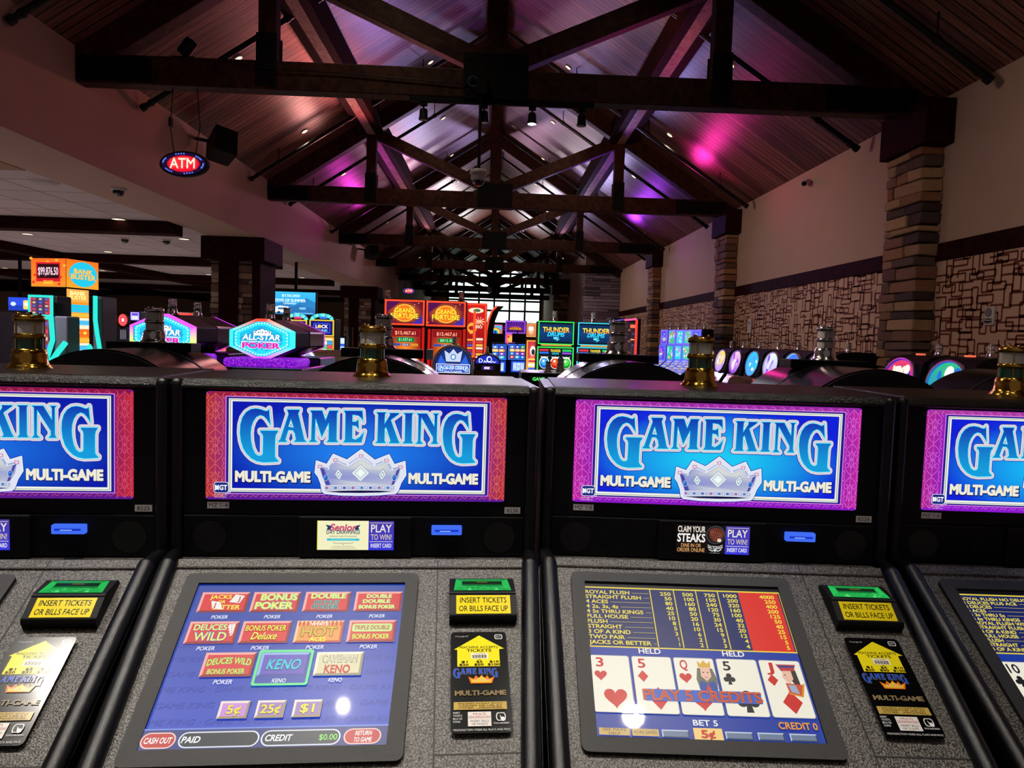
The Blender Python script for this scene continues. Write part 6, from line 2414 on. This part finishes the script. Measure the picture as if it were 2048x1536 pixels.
for k, (x0, x1, lab) in enumerate(((572, 614, 'left gold-lit machine half hidden behind the hexagonal sign'), (620, 668, 'right gold-lit machine under an arch of small lights'))):
    U = Unit('slot_machine', lab, 13.0, (x0+x1)/2, group='pair of gold-lit machines with arches')
    U.box('cabinet', x0-1, 637, x1+1, 760, .03, .5, M_MATTE, .01, 0)

    def lil(a):
        a.rect(0, 0, 1, 1, '#14106a')
        a.rrect(.12, .16, .88, .86, .08, '#4a7af0')
        a.rrect(.14, .19, .86, .83, .07, '#1a1480')
        a.text('LOCK', .5, .50, .22, '#e8e8f0', wid=.56, off=.05)
        a.ell(.42, .40, .07, .12, '#e8b83a', 12)
        a.text('IT LINK', .5, .76, .17, '#7ac8f4', wid=.56, off=.04)

    def lmain(a):
        a.rect(0, 0, 1, 1, '#2a5a3a')
        a.rect(0, 0, 1, .16, '#e8d8a0')
        for i in range(3):
            for j in range(4):
                a.rect(.04+j*.24, .2+i*.26, .26+j*.24, .43+i*.26, [['#e87a3a', '#4ad06a', '#f0e8d0', '#3a9ae0'], ['#e8e0c0', '#5a3ad0', '#4ac878', '#e84a5a'], ['#38b0d8', '#f0b04a', '#e8f0e0', '#6ad04a']][i][j])
    U.screen('top_screen', x0+2, 642, x1-2, 670, lil, -.02, ('#e8c83a', 1.1), .022)
    U.screen('main_screen', x0+2, 676, x1-2, 706, lmain, -.02, ('#f0a83a', 1.1), .02)
    U.screen('lower_screen', x0+3, 710, x1-2, 745, lambda a: (a.rect(0, 0, 1, 1, '#123a20'), a.rect(.1, .1, .9, .4, '#1a6a3a')), -.02, ('#f08a3a', 1.0), .018)
    b = MB()
    for i in range(13):
        q = math.pi*(.08+.84*i/12)
        xm = (x0+x1)/2
        pp = at(xm+20*math.cos(q), 640-10*math.sin(q), 13.0)-Vector((U.x, 13.0, 0))
        o_ = MB().lathe([(.01, -.01), (.03, 0), (.03, .04)], (pp.x, -.03, pp.z), 8, 'y')
        o_.build('arch_bulb', glow(['#5af0e0', '#3ab8f0', '#8af4d0'][i % 3], 1.1), U.t)
    tq = at((x0+x1)/2+2, 632, 13.0)
    MB().box(tq.x-U.x-.06, tq.x-U.x+.06, 0, .08, tq.z-.05, tq.z+.03).build('top_badge', glow(['#e83a8a', '#3a7af0'][k], 1.1), U.t)
# side-on round top in front of it
p = at(652, 700, 7.0)
t = thing('round_top_machine', 'brown-tinted round topped machine with white arched glass behind the right hexagonal sign', 'gaming machine', (p.x-.16, 7.0, 0), R(-52))
arc = [(.23*math.cos(math.pi*i/28), .23*math.sin(math.pi*i/28)) for i in range(29)]
MB().prism(arc, (0, 0, p.z-.23), (1, 0, 0), (0, 0, 1), (0, .4, 0)).build('drum_top', mat('brown_light_drum', '#6a4230', .3), t)  # brown light falling on the drum, put into its base colour
MB().box(-.23, .23, 0, .4, 0, p.z-.23).build('cabinet', M_MATTE, t)
a = Art((0, -.006, p.z-.23), (1, 0, 0), (0, 0, -1), .23, eps=.0004)
a.poly([(x/.23*.95, -z/.23*.95) for x, z in arc], '#e8e4f4')
a.poly([(x/.23*.82, -z/.23*.82) for x, z in arc], '#8a90c8')
a.poly([(-.3, -.1), (0, -.7), (.4, -.1)], '#2a3a8a')
a.build('lit_glass', M_FAR, t, fixn=False)
U = Unit('slot_machine', 'small white and blue lit machine left of the black post', 14.0, 679)
U.box('cabinet', 669, 672, 692, 760, .03, .4, M_MATTE, .01, 0)
U.screen('main_screen', 671, 676, 689, 704, lambda a: (a.rect(0, 0, 1, 1, '#c8dcf4'), a.rect(0, .4, 1, .6, '#2a5ae0'), a.rect(.1, .7, .9, .9, '#8ac0f0')), -.01)
U = Unit('post', 'slim black post standing before the far left column', 11.0, 700, 'post')
U.box('shaft', 697, 655, 704, 780, 0, .06, M_DARKBACK, .005, 0)
U.box('grey_strip', 693, 660, 696, 712, -.02, .0, mat('grey_strip', '#8a878c', .4), .002)

# orange corner sign over a ring of machines
Y = 10.0
c = at(132, 545, Y)
t = thing('corner_sign', 'orange two-sided sign box with a cyan disc above a lit orange column', 'sign', (c.x, Y, 0), R(-14))
zt_, zb_ = at(132, 517, Y).z, at(132, 574, Y).z
s = .56
MB().box(-s, 0, 0, s, zb_, zt_).box(-s+.02, -.02, .02, s-.02, zb_-.1, zb_).build('housing', M_MATTE, t)
# faces: local -x runs along the left face, +y along the right face
a = Art((-s, -.004, zt_), (1, 0, 0), (0, 0, -1), s, zt_-zb_, eps=.0006)
a.rect(0, 0, 1, 1, lambda u, v: mixc('#f0641e', '#e88a2a', v), 4, 4)
for i in range(14):
    a.ell((i*.371) % 1, (i*.531) % 1, .05, .05, ['#f4a23a', '#d83a1c'][i % 2], 8)
a.rect(.16, .14, .86, .82, '#c81c2a')
a.rect(.20, .20, .82, .70, '#2a0c12')
a.text('$99,876.50', .51, .58, .26, '#f0c8d8', wid=.58, off=.03)
a.text('GRAND', .51, .90, .12, '#f8c83a', wid=.28, off=.03)
a.build('left_face', M_FAR, t, fixn=False)
a = Art((.004, 0, zt_), (0, 1, 0), (0, 0, -1), s, zt_-zb_, eps=.0006)
a.rect(0, 0, 1, 1, lambda u, v: mixc('#f06a1e', '#f09a2a', v), 3, 3)
a.ell(.52, .50, .44, .45, '#22b8d8', 28)
for o_, cc_ in ((.06, '#c8501c'), (.02, '#f8cc4a')):
    a.text('BANK', .52, .48, .16, cc_, wid=.58, off=o_)
    a.text('BUSTER', .52, .68, .17, cc_, wid=.76, off=o_)
a.build('right_face', M_FAR, t, fixn=False)
zc0 = at(156, 735, Y).z
MB().box(-.42, -.02, .02, .40, 0, zb_-.1).build('column_core', M_MATTE, t)
a = Art((-.012, .02, zb_-.02), (0, 1, 0), (0, 0, -1), .38, zb_-zc0, eps=.0006)
a.rect(0, 0, 1, 1, '#f08a1e')
a.rect(0, .0, 1, .16, '#e8a04a')
a.text('BANK', .5, .07, .045, '#f8f0a0', wid=.7, off=.05)
a.text('BUSTER', .5, .125, .045, '#f8e080', wid=.8, off=.05)
a.rect(0, .19, 1, .29, '#28b4d4')
for yy in (.30, .62):
    a.rect(0, yy, 1, yy+.05, '#f4b03a')
    a.rect(0, yy+.06, 1, yy+.20, '#f0dcc0')
    a.rect(0, yy+.09, 1, yy+.15, '#4ab0dc')
    a.rect(0, yy+.20, 1, yy+.30, '#f0641c')
    for i in range(3):
        a.ell(.2+.3*i, yy+.25, .08, .02, '#f8d04a', 10)
a.build('lit_column', M_FAR, t, fixn=False)

TEAL = ('#2ae8d8', 1.1)
U = Unit('slot_machine', 'teal-framed machine left of the orange column', 9.4, 86)
U.box('cabinet', 60, 590, 108, 780, .08, .4, M_MATTE, .02, 0)


def reelsA(a):
    a.rect(0, 0, 1, 1, '#3a2a4a')
    for i in range(3):
        a.rect(.04+i*.33, 0, .30+i*.33, 1, ['#5a3a4a', '#3a3a6a', '#6a3a3a'][i])
        for j in range(5):
            a.ell(.17+i*.33, .1+j*.2, .09, .06, ['#d83a5a', '#c8b0a0', '#4a5ad0'][(i+j) % 3], 8)
    a.rect(0, .0, .06, 1, '#e82a4a')
    a.rect(.94, .0, 1, 1, '#e82a4a')


U.screen('top_screen', 64, 595, 103, 629, reelsA, -.02, TEAL, .03)
U.screen('main_screen', 78, 640, 100, 715, reelsA, -.02, None)
for p0, p1, p2 in (((72, 636), (75, 690), (62, 730)), ((105, 634), (108, 680), (94, 726)), ((72, 636), (88, 635), (105, 634))):
    MB().path([at(*p_, 9.4)-Vector((U.x, 9.4+.03, 0)) for p_ in (p0, p1, p2)], .03, 8).build('teal_light_edge', glow(*TEAL), U.t)
MB().path([at(*p_, 9.4)-Vector((U.x, 9.4+.03, 0)) for p_ in ((134, 685), (118, 705), (98, 735))], .035, 8).build('teal_light_edge', glow(*TEAL), U.t)
U.box('side_wing', 108, 632, 134, 760, .0, .3, mat('grey_side', '#4a4a50', .5), .02, 0)
U = Unit('slot_machine', 'side-on teal-edged machine right of the orange column', 9.8, 192)
U.box('cabinet', 181, 592, 200, 780, .05, .45, mat('grey_side'), .02, 0)
MB().path([at(*p_, 9.8)-Vector((U.x, 9.8+.03, 0)) for p_ in ((193, 592), (193, 640), (197, 670), (203, 705))], .028, 8).build('teal_light_edge', glow(*TEAL), U.t)
MB().path([at(*p_, 9.8)-Vector((U.x, 9.8+.03, 0)) for p_ in ((180, 690), (186, 703), (196, 712))], .03, 8).build('teal_light_edge', glow(*TEAL), U.t)

# red wheel machines
for i, (px, Y) in enumerate(((207, 14.8), (226, 14.3), (247, 13.8))):
    U = Unit('slot_machine', '%s of three machines crowned by a glowing red wheel' % ('left', 'middle', 'right')[i], Y, px, group='three red wheel machines')
    U.box('cabinet', px-8, 654, px+9, 760, .02, .5, M_MATTE, .01, 0)
    q = at(px, 640, Y)
    a = Art((0, -.02, q.z), (1, 0, 0), (0, 0, -1), Y/1449, eps=.0008)
    a.ell(0, 0, 9, 12, '#b80c1c', 22)
    a.ring(0, 0, 8.6, 11.6, 2.2, '#ff4a4a', 22)
    a.ell(0, 0, 4.6, 6.2, '#e83a5a', 16)
    a.ell(0, 0, 2.6, 3.5, '#f0d8f4', 12)
    for j in range(12):
        a.ell(5.6*math.cos(j*.5236), 7.5*math.sin(j*.5236), .8, .9, '#ffc0a0', 6)
    MB().lathe([(9.5*Y/1449, 0), (9.5*Y/1449, .1)], (0, -.01, q.z), 20, 'y').build('wheel_housing', M_MATTE, U.t)
    a.build('lit_wheel', M_FAR, U.t, fixn=False)
    U.screen('reel_screen', px-7, 658, px+6, 680, lambda a: (a.rect(0, 0, 1, 1, '#2a2430'), [a.rect(.05+.33*j, .1, .28+.33*j, .9, '#5a5460') for j in range(3)]), -.0)
    U.box('blue_light_bar', px-7, 683, px+7, 686, -.05, .0, glow(['#2ad8e0', '#2ac8e8', '#2a6af0'][i], 1.0), .004)
    U.box('button_deck', px-8, 688, px+9, 696, -.2, .02, M_PANEL, .008)

U = Unit('wall_screen', 'blue screen hanging at the far left edge', 14.0, 38, 'screen')
U.box('housing', 15, 593, 64, 623, .01, .08, M_MATTE, .004)
U.screen('lit_face', 17, 595, 62, 621, lambda a: (a.rect(0, 0, 1, 1, '#2a4ad8'), a.rect(0, .6, 1, 1, '#1a3ab0'), a.ell(.22, .5, .12, .16, '#c8dcf4', 14), a.rrect(.66, .2, .92, .9, .08, '#e8c868'), a.ell(.8, .5, .09, .16, '#f4f0e0', 12)), 0)
MB().tube((0, .05, at(38, 594, 14.0).z), (0, .05, ZS+.02), .03, 8).build('ceiling_pole', M_STEEL, U.t)

# small lit machines glimpsed between the signs
for i, (x0, y0, x1, y1, Y, c1, c2, lab) in enumerate(((432, 688, 450, 722, 8.5, '#b8a8d0', '#e84a3a', 'small lilac machine between the two hexagonal signs'), (262, 625, 278, 640, 15.5, '#c8c0d8', '#5a3ad0', 'small grey machine top left of the left hexagonal sign'), (345, 627, 384, 634, 12.5, '#e82a3a', '#f05a4a', 'thin red lit machine top behind the left hexagonal sign'))):
    U = Unit('slot_machine', lab, Y, (x0+x1)/2)
    U.box('cabinet', x0-2, y0-2, x1+2, 770, .02, .4, M_MATTE, .01, 0)
    U.screen('main_screen', x0, y0, x1, y1, lambda a: (a.rect(0, 0, 1, 1, c1), a.rect(.1, .1, .9, .4, c2), a.rect(.2, .6, .8, .8, '#e8e0f0')), -.0, (c2, 1.0), .012)
